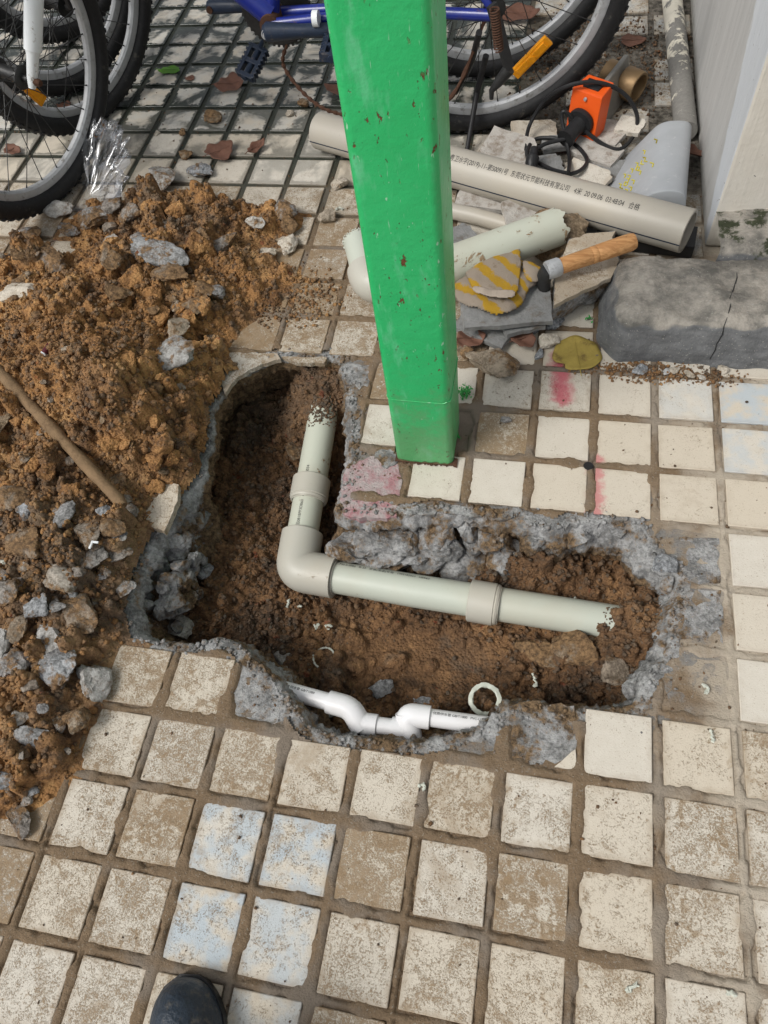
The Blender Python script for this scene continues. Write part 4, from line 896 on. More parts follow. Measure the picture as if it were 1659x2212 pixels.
# ring offcut and curls in the hole
def ring_off(px,py,ro,ri,h,tilt,label):
    p=ground_at(px,py); mb=MB(); ax=Vector((tilt[0],tilt[1],1)).normalized(); n=36; g=random.Random(int(px))
    mb.lathe([(ri,0),(ro,0),(ro,h),(ri+.002,h+.001),(ri,h)],Vector((p[0],p[1],p[2]+.002)),ax,n,closed=True)
    mb.V=[(v[0]+g.gauss(0,.0005),v[1]+g.gauss(0,.0005),v[2]+g.gauss(0,.0007)) for v in mb.V]
    o=mb.build('pipe_ring',M['ppr'],smooth=True); tag(o,label,'ring'); return o
ring_off(1047,1512,.0285,.0205,.015,(.05,-.25),'pale green cut pipe ring lying in the hole beside the white pipe')
p=ground_at(697,1417); mb=MB(); mb.tube([(p[0]+.021*math.cos(t)*(1+.08*math.sin(3*t)),p[1]+.021*math.sin(t),p[2]+.006+.004*math.sin(t*2)) for t in np.linspace(R(20),R(255),22)],[.0012+.0013*abs(math.sin(k*1.3)) for k in range(22)],6); o=mb.build('plastic_curl',M['curl']); tag(o,'curved white plastic shaving on the hole floor','shaving')
g=random.Random(8)
for px,py,wh in [(620,1312,'below the outer corner of the pipe elbow'),(642,1310,'below the elbow, nearest the horizontal pipe'),(712,1360,'under the horizontal pipe, right of the pipe elbow'),(683,1355,'under the horizontal pipe, close to the elbow'),(10,1220,'on the rubble at the left frame edge'),(915,1700,'in a tile joint below the white pipe'),(1515,1478,'on bare mortar right of the hole'),(1535,1600,'on the tile below the bare mortar'),(725,455,'on the dirty tiles left of the green post'),(1243,1290,'on the soil behind the right coupling'),(1150,1455,'on the hole floor right of the pipe ring'),(1380,2130,'in a tile joint near the bottom edge'),(1590,2150,'on the tile in the bottom right corner')]:
    p=ground_at(px,py); mb=MB(); q=Vector((p[0],p[1],p[2]+.003)); pts=[]
    for k in range(12): pts.append(q.copy()); q=q+Vector((g.gauss(0,.0026),g.gauss(0,.0026),g.uniform(-.001,.0008)))
    mb.tube(pts,[.0010+.0024*g.random() for _ in pts],5); o=mb.build('plastic_shaving',M['curl']); tag(o,'white plastic shaving '+wh,'shaving','white plastic shavings')
# ------------------------------------------------------------------ bicycles
def frame_axes(psi,lean):
    u=Vector((math.cos(psi),math.sin(psi),0)); nr=Vector((-math.sin(psi),math.cos(psi),0)); up=Vector((0,0,1))*math.cos(lean)+nr*math.sin(lean); ax=u.cross(up).normalized()
    return u,up,ax
def wheel(bike,contact,r,psi,lean,spin=0.,refl=None,nsp=28,hubcol='steel',tyre_r=.028):
    u,up,ax=frame_axes(psi,lean); c=Vector((contact[0],contact[1],0))+up*r
    rr=r-tyre_r*1.0; mb=MB(); n=72
    def lathe(prof): 
        V=[];F=[]
        for a,b in prof:
            for k in range(n):
                t=2*math.pi*k/n; V.append(c+(u*math.cos(t)+up*math.sin(t))*a+ax*b)
        m=len(prof)
        for i in range(m):
            j=(i+1)%m
            for k in range(n): F.append((i*n+k,i*n+(k+1)%n,j*n+(k+1)%n,j*n+k))
        return V,F
    tr=tyre_r; rim_o=r-tr*1.75; V,F=lathe([(rim_o,-.012),(rim_o,.012),(rim_o-.006,.0125),(rim_o-.017,.010),(rim_o-.021,.0045),(rim_o-.021,-.0045),(rim_o-.017,-.010),(rim_o-.006,-.0125)])
    mb.add(V,F); w=loc(mb.build('wheel',M['alu'],bike,smooth=True,angle=25),bike); w['label']='silver-rimmed spoked wheel'
    mb=MB(); prof=[]
    for k in range(14):
        t=R(-125+250*k/13); prof.append((r-tr+tr*math.cos(t)*1.0,tr*math.sin(t)))
    V,F=lathe(prof+[(rim_o-.001,.010),(rim_o-.001,-.010)]); mb.add(V,F)
    nk=84
    for k in range(nk):
        for row,off in((-1,.5),(0,0),(1,.5)):
            t=2*math.pi*(k+off)/nk; e=(u*math.cos(t)+up*math.sin(t)); q=R(40*row)
            p_=c+e*(r-tr+tr*math.cos(q))+ax*tr*math.sin(q); ee=(e*math.cos(q)+ax*math.sin(q)).normalized(); tt=(-u*math.sin(t)+up*math.cos(t)); aa=ee.cross(tt)
            mb.box(p_,(.0085,.010,.006),Matrix((tt,aa,ee)).transposed())
    mb.build('tyre',M['rubber'],w,smooth=True)
    mb=MB(); mb.lathe([(.004,-.055),(.009,-.052),(.009,-.038),(.026,-.036),(.026,-.031),(.016,-.026),(.014,0),(.016,.026),(.026,.031),(.026,.036),(.009,.038),(.009,.052),(.004,.055)],c,ax,18); mb.build('hub',M[hubcol],w,smooth=True)
    # spokes share one mesh, laid along local z from hub flange to rim
    L_=rim_o-.018; me=bpy.data.meshes.new('spoke'); sm=MB(); sm.tube([(0,0,0),(0,0,L_-.012),(0,0,L_-.010),(0,0,L_)],[.0011,.0011,.0019,.0019],5); me.from_pydata(sm.V,[],sm.F); me.materials.append(M['steel'])
    for k in range(nsp):
        t=2*math.pi*k/nsp+spin; sgn=1 if k%2 else -1; tw=R(34)*(1 if (k//2)%2 else -1)
        e=u*math.cos(t)+up*math.sin(t); e2=u*math.cos(t+tw)+up*math.sin(t+tw); p0=c+e2*.024+ax*sgn*.033; p1=c+e*(rim_o-.018)
        dv_=(p1-p0); o=bpy.data.objects.new('spoke',me); link(o,w); o.location=p0; o.rotation_euler=dv_.to_track_quat('Z','Y').to_euler(); o.scale=(1,1,dv_.length/L_)
    if refl is not None:
        t=refl; e=u*math.cos(t)+up*math.sin(t); tt=-u*math.sin(t)+up*math.cos(t); mb=MB(); cc=c+e*r*.52+ax*.012
        mb.box(cc,(r*.46,.026,.012),Matrix((e,tt,ax)).transposed()); o=mb.build('reflector',M['amber'],w,bevel=.004); 
        mb=MB(); mb.lathe([(.0,-.009),(.008,-.009),(.008,.009),(.0,.009)],cc,ax,14); mb.build('reflector_clip',M['amber'],w)
    return c,u,up,ax
def bar(bike,name,mat,pts,r,n=14):
    mb=MB(); mb.tube(pts,r,n); return loc(mb.build(name,M[mat],bike,smooth=True),bike)
def ray_plane(px,py,p,n):
    d=Vector((AX[0]*(px-829.5)/FPX+AX[1]*(py-1106)/FPX+AX[2]).tolist()); o_=Vector(CAM.tolist()); return o_+d*((p-o_).dot(n)/d.dot(n))
def reflector(bike,c,ax,p0,p1,off=.014):
    a=ray_plane(*p0,c+ax*off,ax);b=ray_plane(*p1,c+ax*off,ax); e=(b-a); L_=e.length; e.normalize(); tt=ax.cross(e); mb=MB(); mb.box((a+b)/2,(L_,.030,.010),Matrix((e,tt,ax)).transposed()); mb.box((a+b)/2+ax*.006,(L_*.8,.020,.006),Matrix((e,tt,ax)).transposed()); r_=loc(mb.build('reflector',M['amber'],bike,bevel=.003),bike);
    mb=MB(); mb.lathe([(.0,-.004),(.009,-.004),(.009,.012),(.0,.012)],(a+b)/2,ax,14); mb.build('reflector_clip',M['amber'],r_)
# blue bicycle: rear wheel right of the post, front wheel turned at left
bA=empty('bicycle',(-.1,1.65,0)); tag(bA,'blue bicycle parked behind the post with rusty drooping chain','bicycle','parked bicycles')
rc,ru_,rup,rax=wheel(bA,(.384,1.633),.325,R(16),R(-6),.1)
reflector(bA,rc,rax,(1110,162),(1186,84))
fc,fu,fup,fax=wheel(bA,(-.762,1.675),.322,R(66),R(-6),.03)
reflector(bA,fc,fax,(26,158),(94,220))
side=Vector((0.06,-1,0)).normalized(); BB=Vector((-.145,1.625,.285)); seat=Vector((-.02,1.68,.80)); head=Vector((-.60,1.66,.86)); headl=Vector((-.63,1.66,.72))
bar(bA,'down_tube','bluep',[BB+Vector((0,0,.01)),BB.lerp(headl,.5),headl],.030,18); bar(bA,'seat_tube','bluep',[BB,seat],.018); bar(bA,'top_tube','bluep',[seat,head],.018); bar(bA,'head_tube','bluep',[headl+Vector((.01,0,-.05)),head+Vector((0,0,.05))],.022)
for s_ in(-1,1):
    e=rc+rax*.058*s_; bar(bA,'chain_stay','bluep',[BB+side*.028*(-s_),BB.lerp(e,.35)+side*.042*(-s_ if s_<0 else -s_),e],.0125); bar(bA,'seat_stay','bluep',[seat,e],.008)
    bar(bA,'fork_blade','steel',[headl,fc+fax*.055*s_+Vector((0,0,.18)),fc+fax*.055*s_],[.014,.013,.009])
bar(bA,'cable_tie','whitep',[BB.lerp(rc,.235)+side*.052+Vector((-.007,0,.016)),BB.lerp(rc,.235)+side*.052+Vector((.007,0,.016))],.0175)
bar(bA,'bottom_bracket','rust',[BB-side*.036,BB+side*.036],.024,20)
mb=MB(); mb.lathe([(.020,-.002),(.085,-.002),(.088,0),(.085,.002),(.020,.002)],BB-side*.048,side,48)
for k in range(44):
    t=2*math.pi*k/44; e=Vector((math.cos(t),side.x*-math.cos(t)*0,math.sin(t))); mb.box(BB-side*.048+Vector((math.cos(t)*.090,0,math.sin(t)*.090)),(.006,.003,.006))
cr_=mb.build('chainring',M['steel'],bA); loc(cr_,bA)
def crank(c0,c1,name='crank_arm'):
    mb=MB(); d=(c1-c0); L_=d.length; mb.tube([c0-d*.06,c0,c0.lerp(c1,.5),c1,c1+d*.05],[.014,.022,.0155,.017,.012],12); return loc(mb.build(name,M['navy'],bA,smooth=True),bA)
cs=BB+side*.062; ce=cs+Vector((.172,.01,-.004)); crank(cs,ce)
mb=MB(); mb.lathe([(0,.018),(.008,.018),(.008,.014),(.0125,.014),(.0125,0)],cs,side,18); loc(mb.build('crank_bolt',M['alu'],bA,smooth=True),bA)
cs2=BB-side*.066; ce2=cs2+Vector((-.172,-.01,.004)); crank(cs2,ce2)
mb=MB(); mb.lathe([(0,.019),(.008,.0195),(.0085,0)],ce2-side*-.0,side,16); loc(mb.build('pedal_hole',M['rust'],bA,smooth=True),bA)
def pedal(c,d,n_):
    d=d.normalized(); n_=(n_-d*n_.dot(d)).normalized(); b_=d.cross(n_); Mx=Matrix((d,b_,n_)).transposed(); mb=MB()
    for s_ in(-1,1):
        mb.box(c+b_*.021*s_,(.086,.010,.020),Mx)
        for k in range(7): mb.box(c+b_*.026*s_+d*(-.039+.013*k),(.006,.008,.022),Mx)
    for t in(-.040,0,.040): mb.box(c+d*t,(.012,.05,.018),Mx)
    mb.tube([c-d*.05,c+d*.05],.009,10)
    return loc(mb.build('pedal',M['navy'],bA,bevel=.001),bA)
pedal(vec(545,135,.13),vec(563,100,.15)-vec(528,168,.11),Vector((0,-.6,.8)))
mb=MB(); mb.tube([vec(563,100,.16),BB-side*.01],.006,8); loc(mb.build('pedal_spindle',M['navy'],bA),bA)
pedal(ce+side*.06+Vector((0,0,-.01)),side,Vector((.1,0,1)))
# chain hanging down to the rear
cp=[BB-side*.048+Vector((.01,0,-.085)),vec(612,140,.135),vec(650,195,.085),vec(695,232,.058),vec(745,249,.047),vec(800,258,.045)+Vector((.0,.0,0)),Vector((.17,1.56,.06)),Vector((.30,1.57,.12)),rc+rax*-.045+Vector((0,0,-.05))]
def catmull(P,n):
    out=[];P=[P[0]]+list(P)+[P[-1]]
    for i in range(1,len(P)-2):
        for k in range(n):
            t=k/n; a,b,c,d=P[i-1],P[i],P[i+1],P[i+2]
            out.append(.5*((2*b)+(c-a)*t+(2*a-5*b+4*c-d)*t*t+(3*b-a-3*c+d)*t**3))
    out.append(P[-2]); return out
cpp=catmull(cp,14); mb=MB(); mb.tube(cpp,[.0058 if (k//2)%2 else .0036 for k in range(len(cpp))],7); loc(mb.build('chain',M['rust'],bA),bA)
# kickstand
kp=rc+Vector((0,-.085,0)); kn=Vector((0,1,0)); k0=ray_plane(1062,10,kp,kn); k1=ray_plane(1100,148,kp,kn); k2=ray_plane(1062,196,kp,kn)
mb=MB(); mb.box(k0.lerp(k1,.5),(.022,.012,(k1-k0).length),Matrix(((k1-k0).orthogonal().normalized(),(k1-k0).normalized().cross((k1-k0).orthogonal().normalized()),(k1-k0).normalized())).transposed()); mb.tube([k1,k1.lerp(k2,.5),k2,k2+Vector((0,0,-.02))],[.015,.013,.007,.005],10); loc(mb.build('kickstand_bracket',M['steel'],bA,smooth=True),bA)
mb=MB(); s0=ray_plane(1068,18,kp-kn*.03,kn);s1=ray_plane(1078,108,kp-kn*.03,kn); ad=(s1-s0).normalized(); o1=ad.orthogonal().normalized(); o2=ad.cross(o1); N=200
mb.tube([s0+(s1-s0)*(k/N)+(o1*math.cos(k/N*6.283*16)+o2*math.sin(k/N*6.283*16))*.0095 for k in range(N+1)],.0020,5); loc(mb.build('spring',M['rust'],bA,smooth=True),bA)
for q in([vec(1050,120,.20),vec(1030,200,.10),vec(1008,330,.012)],[vec(1035,70,.28),vec(1020,130,.16),vec(985,200,.02)]):
    bar(bA,'kickstand_leg','black',q,[.0075,.0075,.006])
# second bicycle directly behind
bB=empty('bicycle',(-.2,1.88,0)); tag(bB,'dark bicycle parked behind the blue bicycle','bicycle','parked bicycles')
rc2,_,_,rax2=wheel(bB,(.375,1.885),.325,R(17),R(-6),.2)
fc2,_,_,fax2=wheel(bB,(-.888,1.848),.300,R(56),R(-5),.12)
BB2=Vector((-.10,1.90,.29)); st2=Vector((.0,1.95,.82)); hd2=Vector((-.66,1.92,.88)); hl2=Vector((-.70,1.92,.72))
for nm,q,r_ in(('down_tube',[BB2,hl2],.02),('seat_tube',[BB2,st2],.016),('top_tube',[st2,hd2],.017),('head_tube',[hl2,hd2+Vector((0,0,.05))],.02),('chain_stay',[BB2,rc2-rax2*.06],.011),('chain_stay',[BB2,rc2+rax2*.06],.011),('seat_stay',[st2,rc2+rax2*.06],.008),('seat_stay',[st2,rc2-rax2*.06],.008),('fork_blade',[hl2,fc2+fax2*.055],.012),('fork_blade',[hl2,fc2-fax2*.055],.012)): bar(bB,nm,'navy',q,r_)
# white-forked bicycle at the left, its body outside the frame
bC=empty('bicycle',(-.75,1.33,0)); tag(bC,'bicycle front wheel with white fork standing in the left foreground','bicycle','parked bicycles')
c1,u1,up1,ax1=wheel(bC,(-.742,1.330),.333,R(75),R(-8),.06)
crn=vec(26,-300,.66)
for s_ in(1,-1):
    e=c1+ax1*.062*s_; m_=e.lerp(crn+ax1*.06*s_,.16)
    bar(bC,'fork_blade','whitep',[m_,m_.lerp(crn+ax1*.06*s_,.5),crn+ax1*.06*s_],[.0195,.021,.022],20)
    mb=MB(); dr=(m_-e).normalized(); mb.tube([m_+dr*.01,m_-dr*.012,e+dr*.004,e-dr*.016],[.0195,.014,.012,.008],12); loc(mb.build('dropout',M['whitep'],bC,smooth=True),bC)
    mb=MB(); mb.lathe([(0,.016),(.007,.016),(.0085,.012),(.0085,0)],e+ax1*s_*.008,ax1*s_,6); loc(mb.build('axle_nut',M['rust'],bC),bC)
hdC=crn+Vector((-.06,.03,.18)); rcC=Vector((-1.85,1.55,.33))
wheel(bC,(-1.85,1.60),.333,R(176),R(-6),.06)
BBC=Vector((-1.42,1.56,.29)); stC=Vector((-1.55,1.57,.85))
for nm,q,r_ in(('fork_crown',[crn-ax1*.07,crn+ax1*.07],.022),('head_tube',[crn,hdC],.022),('down_tube',[crn.lerp(hdC,.3),BBC],.022),('top_tube',[hdC,stC],.018),('seat_tube',[BBC,stC],.018),('chain_stay',[BBC,rcC+Vector((0,.06,0))],.011),('seat_stay',[stC,rcC+Vector((0,.06,0))],.009)): bar(bC,nm,'whitep',q,r_)
bD=empty('bicycle',(-1.02,2.15,0)); tag(bD,'bicycle wheel farthest back at the top left corner','bicycle','parked bicycles')
c4,u4,up4,ax4=wheel(bD,(-1.022,2.150),.300,R(58),R(-3),.1)
wheel(bD,(-2.02,2.10),.300,R(178),R(-3),.1); BBD=Vector((-1.6,2.12,.28)); stD=Vector((-1.75,2.12,.8)); hdD=Vector((-1.14,2.16,.82))
for nm,q,r_ in(('fork_blade',[hdD+Vector((.02,0,-.15)),c4+ax4*.055],.012),('fork_blade',[hdD+Vector((.02,0,-.15)),c4-ax4*.055],.012),('head_tube',[hdD+Vector((.03,0,-.18)),hdD],.02),('down_tube',[hdD,BBD],.02),('top_tube',[hdD,stD],.017),('seat_tube',[BBD,stD],.017),('chain_stay',[BBD,Vector((-2.02,2.16,.3))],.011),('seat_stay',[stD,Vector((-2.02,2.16,.3))],.009)): bar(bD,nm,'navy',q,r_)
# ------------------------------------------------------------------ pipe welding tool with cable
tl=empty('welding_tool',at(1270,250)); tag(tl,'orange pipe welding tool with black handle and bronze heating sleeve','tool')
def basis(x,y): 
    x=x.normalized(); y=(y-x*y.dot(x)).normalized(); return Matrix((x,y,x.cross(y))).transposed()
O=vec(1272,243,.078); hdir=vec(1196,292,.08)-vec(1250,238,.09); hdir.z=-.02; hdir.normalize(); zz_=Vector((.06,.10,1)).normalized(); yy_=zz_.cross(hdir).normalized()
B=Matrix((hdir,yy_,zz_)).transposed(); mb=MB(); f=lambda x,y,z:O+B@Vector((x,y,z))
V=[f(-.032,-.036,-.066),f(.028,-.042,-.066),f(.028,.042,-.066),f(-.032,.036,-.066),f(-.032,-.036,.060),f(.028,-.042,.066),f(.028,.042,.066),f(-.032,.036,.060)]
mb.add(V,[(0,1,2,3),(4,7,6,5),(0,4,5,1),(1,5,6,2),(2,6,7,3),(3,7,4,0)]); loc(mb.build('housing',M['orange'],tl,bevel=.004),tl)
mb=MB(); mb.box(f(.002,0,.063),(.026,.044,.012),B); loc(mb.build('switch',M['black'],tl,bevel=.002),tl)
mb=MB(); mb.lathe([(.0,.026),(.033,.027),(.034,.032),(.033,.040),(.022,.043),(.019,.060),(.0185,.085),(.023,.088),(.023,.097),(.0,.098)],O,hdir,20); loc(mb.build('handle',M['black'],tl,smooth=True),tl)
for z_ in(.052,-.052):
    mb=MB(); mb.lathe([(0,.034),(.004,.034),(.004,.029)],f(0,0,z_*1.0)+hdir*0,hdir,8); loc(mb.build('screw',M['alu'],tl),tl)
pd=(vec(1345,150,.06)-O).normalized(); 
PB=basis(pd,Vector((-.2,.1,1))); mb=MB(); a=O+Vector((.035,.04,-.03)); b=vec(1338,165,.05)
mb.box(a.lerp(b,.5),((b-a).length+.06,.10,.014),PB); loc(mb.build('heating_plate',M['plate'],tl,bevel=.004),tl)
sax=(vec(1375,190,.045)-vec(1308,160,.05)).normalized(); sc_=vec(1340,172,.048)
mb=MB(); mb.lathe([(.030,.012),(.037,.012),(.038,.014),(.038,.055),(.036,.058),(.031,.058),(.030,.055),(.030,.012)],sc_,sax,32,closed=False); loc(mb.build('sleeve',M['bronze'],tl,smooth=True),tl)
mb=MB(); mb.lathe([(0,-.045),(.034,-.045),(.036,-.042),(.036,-.008),(.0,-.008)],sc_,sax,32); loc(mb.build('sleeve',M['bronze'],tl,smooth=True),tl)
cb=[f(.095,.0,.0),vec(1180,310,.045),vec(1140,330,.035),vec(1137,300,.04),vec(1148,262,.06),vec(1180,215,.11),vec(1230,185,.15),vec(1290,178,.155),vec(1345,200,.12),vec(1375,245,.07),vec(1370,290,.035),vec(1340,322,.03),vec(1300,310,.035),vec(1250,270,.07),vec(1222,242,.10),vec(1213,252,.09),vec(1220,290,.06),vec(1230,340,.035),vec(1228,372,.06)]
mb=MB(); mb.tube(catmull(cb,9),.0050,8); o=loc(mb.build('cable',M['black'],tl,smooth=True),tl)
cb=[vec(1228,375,.06),vec(1190,365,.04),vec(1150,340,.03),vec(1150,305,.03),vec(1190,298,.035),vec(1240,312,.035),vec(1268,345,.035),vec(1250,370,.045),vec(1205,378,.05),vec(1160,365,.05),vec(1138,335,.04),vec(1145,312,.04)]
mb=MB(); mb.tube(catmull(cb,9),.0050,8); loc(mb.build('cable',M['black'],tl,smooth=True),tl)
mb=MB(); q0=vec(1150,345,.05); mb.lathe([(0,-.022),(.012,-.022),(.016,-.01),(.016,.006),(.011,.01),(.009,.03),(0,.03)],q0,Vector((.1,.9,.5)),12); loc(mb.build('plug',M['black'],tl,smooth=True),tl)
# ------------------------------------------------------------------ grey cover box
gb=empty('grey_cover',at(1420,380)); tag(gb,'grey ridge-shaped plastic cover with yellow marks beside the wall','cover')
V=[];n=33;mrow=25
cA=at(1432,262,.095);cB=at(1425,415,.115)
for k in range(mrow):
    t=k/(mrow-1); ap=cA+(cB-cA)*t; wl_=.070+.085*t; h=ap[2]; rt=min(1,.35+2.2*t)**.5 if t<.3 else 1.; pr=[]
    ctrl=[(-wl_,0),(-wl_*.93,h*.10),(-.022,h*.90),(0,h),(.042,h),(.058,h*.90),(.064,h*.5),(.066,0)]
    acc=[0]
    for a_,b_ in zip(ctrl,ctrl[1:]): acc.append(acc[-1]+math.hypot(b_[0]-a_[0],b_[1]-a_[1]))
    xs_=np.interp(np.linspace(0,acc[-1],n),acc,[c_[0] for c_ in ctrl]); ys_=np.interp(np.linspace(0,acc[-1],n),acc,[c_[1] for c_ in ctrl])
    for _ in range(2): xs_[1:-1]=(xs_[:-2]+2*xs_[1:-1]+xs_[2:])/4; ys_[1:-1]=(ys_[:-2]+2*ys_[1:-1]+ys_[2:])/4
    for x,y in zip(xs_,ys_): V.append((ap[0]+x+.012*(y/h)*(1-t),ap[1],.003+y))
F=[(a*n+b,a*n+b+1,(a+1)*n+b+1,(a+1)*n+b) for a in range(mrow-1) for b in range(n-1)]
F+=[tuple(range(n)),tuple((mrow-1)*n+b for b in range(n))[::-1]]
mb=MB(); mb.add(V,F); loc(mb.build('shell',M['box'],gb,smooth=True,bevel=.004,angle=50),gb)
g=random.Random(4); mb=MB()
for s_ in range(34):
    a_=g.randrange(4,21); b_=g.randrange(5,14); 
    if not(8<=a_+b_*.3<=24): continue
    pts_=[Vector(V[min(mrow-1,a_+q)*n+b_+(q*g.choice([0,1]) if q<2 else 1)])+Vector((-.0006,-.0002,.0010)) for q in range(3)]
    mb.tube(pts_,.0013,5)
loc(mb.build('yellow_scrawl',M['yellow'],gb),gb)
# ------------------------------------------------------------------ broken tiles and slabs by the kerb
GT='broken tiles piled behind the post'
def btile(label,px,py,wpx,hpx,rot,z,mat,tilt=(0,0),th=.011,k=0,shape=None):
    g=random.Random(int(px*3+py)); c=at(px,py,z); s=ppm(c); w_=wpx/s/2; h_=hpx/s/1.5
    base=shape or [(-1,-1),(.9,-1),(1,.6),(.7,1),(-1,.95)]
    pts=[]
    for (x0_,y0_),(x1_,y1_) in zip(base,base[1:]+base[:1]):
        nseg=5
        for q in range(nseg):
            t=q/nseg; pts.append(((x0_+(x1_-x0_)*t)*w_+g.gauss(0,.0012),(y0_+(y1_-y0_)*t)*h_+g.gauss(0,.0012)))
    n=len(pts); V=[(x,y,th/2) for x,y in pts]+[(x*1.01+g.gauss(0,.0008),y*1.01+g.gauss(0,.0008),-th/2) for x,y in pts]
    mb=MB(); mb.add(V,[tuple(range(n)),tuple(range(n,2*n))[::-1]]+[(q,q+n,(q+1)%n+n,(q+1)%n) for q in range(n)])
    o=mb.build('broken_tile',M[mat]); o.location=(c[0],c[1],z); o.rotation_euler=(R(tilt[0]),R(tilt[1]),R(rot)); o['mud']=.3;o['tint']=0.;o['wet']=0.;o['red']=0.
    return tag(o,label,'tile',GT)
for a in [('grey-white broken tile beside the kickstand foot',1100,320,108,62,-20,.035,'tileback',(10,6)),('cream broken tile under the cable loop',1155,285,96,50,10,.018,'tile',(4,4)),('thin grey tile edge inside the cable loop',1200,310,60,30,12,.022,'slate',(8,0)),
 ('pale broken tile below the orange tool',1312,288,84,56,-25,.030,'tileback',(6,-6)),('ribbed tile turned upside down below the cable',1290,325,104,54,-24,.026,'tileback',(4,4)),('cream tile corner behind the grey cover',1362,272,56,34,-20,.045,'tile',(8,0)),
 ('broken tile with pink stain behind the long pipe',1262,388,100,66,-28,.026,'tile',(6,2)),('dark grey tile fragments inside the cable loop',1180,358,70,44,20,.016,'slate',(6,5)),('bluish tile corner by the grey-white broken tile',1116,343,60,32,25,.016,'slate',(10,3)),
 ('dirty broken tile between the two grey pipes',1048,427,118,52,-8,.026,'tileback',(4,2)),('pinkish white tile behind the ragged pipe end',1135,462,96,56,18,.040,'tileback',(10,8)),('dark tile corner beside the post behind the towel',1000,515,60,54,40,.030,'slate',(6,6)),
 ('grey broken tile right of the cable under the long pipe',1330,372,100,50,10,.012,'slate',(3,2)),
 ('dark slate tile under the towel',1095,655,196,92,14,.060,'slate',(6,4)),('grey tile under the slate tile',1128,694,92,44,24,.036,'slate',(4,2)),('lowest grey tile of the stack beside the post',1050,706,124,54,-22,.022,'slate',(5,5))]: btile(*a)
# paving chunk with mortar under the wooden handle
ck=empty('paving_chunk',at(1270,590)); tag(ck,'chunk of tile still bonded to grey mortar under the wooden handle','tile')
top=[(1200,592),(1196,660),(1255,628),(1320,598),(1338,560),(1322,512),(1330,498),(1270,505),(1230,520)]
o=slab('tile',top,.075,.010,M['tile'],None,dz=(-.05,.02),jag=.0012,seed=3); o.parent=ck; loc(o,ck); o['mud']=.5;o['tint']=0.;o['wet']=0.;o['red']=0.
V=[];lay=[]; src=[at(x,y,.064) for x,y in top]; pts=[]
for a,b in zip(src,src[1:]+src[:1]):
    for q in range(8): pts.append(a+(b-a)*q/8)
pts=np.array(pts); c=pts.mean(0); n=len(pts); rr=np.random.default_rng(5)
for k in range(6):
    t=k/5; f_=1.0+.05*math.sin(t*3.1)-.06*t; q=c+(pts-c)*f_; q=q+fbm(np.concatenate([q[:,:2]*45,np.full((n,1),t*3)],1),3,5)[:,None]*.010*(pts-c)/np.linalg.norm(pts-c,axis=1)[:,None]
    q[:,2]=.063-t*.052+(pts[:,0]-c[0])*-.05+(pts[:,1]-c[1])*.02; V+=q.tolist()
F=[(k*n+i,k*n+(i+1)%n,(k+1)*n+(i+1)%n,(k+1)*n+i) for k in range(5) for i in range(n)]+[tuple(range(n))]
mb=MB(); mb.add(V,F); loc(mb.build('mortar',M['conc'],ck,smooth=True,angle=30),ck)
# wooden handle with ferrule
hd=empty('wooden_handle',at(1280,550)); tag(hd,'wooden tool handle with steel ferrule resting on the paving chunk','tool')
a=vec(1196,580,.105); b=vec(1372,520,.115); ax=(b-a).normalized(); L_=(b-a).length
mb=MB(); mb.lathe([(.0,0),(.0155,0),(.0165,.02),(.0175,L_*.45),(.0165,L_*.46),(.0178,L_*.47),(.0178,L_*.52),(.0167,L_*.53),(.018,L_*.54),(.0185,L_*.94),(.016,L_-.002),(.0,L_)],a,ax,24); loc(mb.build('grip',M['wood'],hd,smooth=True),hd)
mb=MB(); mb.lathe([(.0,-.016),(.0185,-.016),(.0195,-.012),(.0195,.010),(.0175,.014),(.016,.014)],a,ax,24); loc(mb.build('ferrule',M['alu'],hd,smooth=True),hd)
mb=MB(); mb.tube([a-ax*.012,a-ax*.022+Vector((0,0,-.018)),a-ax*.016+Vector((0,-.004,-.045))],[.017,.017,.013],12); loc(mb.build('socket',M['steel'],hd,smooth=True),hd)
# black tray under the long pipe end
mb=MB(); c=vec(1400,512,.02); mb.box(c,(.20,.07,.03),Matrix.Rotation(R(-8),3,'Z')); 
for k in range(4): mb.box(c+Vector((-.02+.0*k,-.02+.014*k,.017)),(.19,.006,.006),Matrix.Rotation(R(-8),3,'Z'))
o=mb.build('black_tray',M['black'],bevel=.002); tag(o,'black ribbed plastic piece under the long pipe end','plastic piece')
# ------------------------------------------------------------------ towel
def sheet(name,poly_px,zc,seed,fold,parent=None,mat='towel',droop=.03,edge=.0035):
    src=np.array([at(x,y,zc)[:2] for x,y in poly_px]); sm_=resample(src,.006)
    for _ in range(4): sm_=(np.roll(sm_,1,0)+2*sm_+np.roll(sm_,-1,0))/4
    lo=sm_.min(0)-.002;hi=sm_.max(0)+.002; X_,Y_,F_=grid_mesh(lo[0],hi[0],lo[1],hi[1],.0022); sd_=sdf_poly(X_,Y_,sm_); P=np.stack([X_,Y_],-1)
    z=zc+fold*(ridg(P*np.array([16,9]),2,seed)*1.0+fbm(P*14,3,seed+2)*.8)-droop*np.exp(-np.maximum(sd_,0)/.008)
    for a_,b_,w_ in FOLDS.get(name+str(seed),[]): 
        d_=np.abs((X_-a_[0])*b_[1]-(Y_-a_[1])*b_[0]); z+=w_*np.exp(-(d_/.007)**2)
    c=np.array([*src.mean(0),zc]); kp_=sd_.ravel()[F_].min(1)>0
    o=np_mesh(name,np.stack([X_-c[0],Y_-c[1],z-c[2]],-1).reshape(-1,3),F_[kp_],M[mat],parent); md=o.modifiers.new('thick','SOLIDIFY'); md.thickness=edge; md.offset=1; return o,c
FOLDS={}
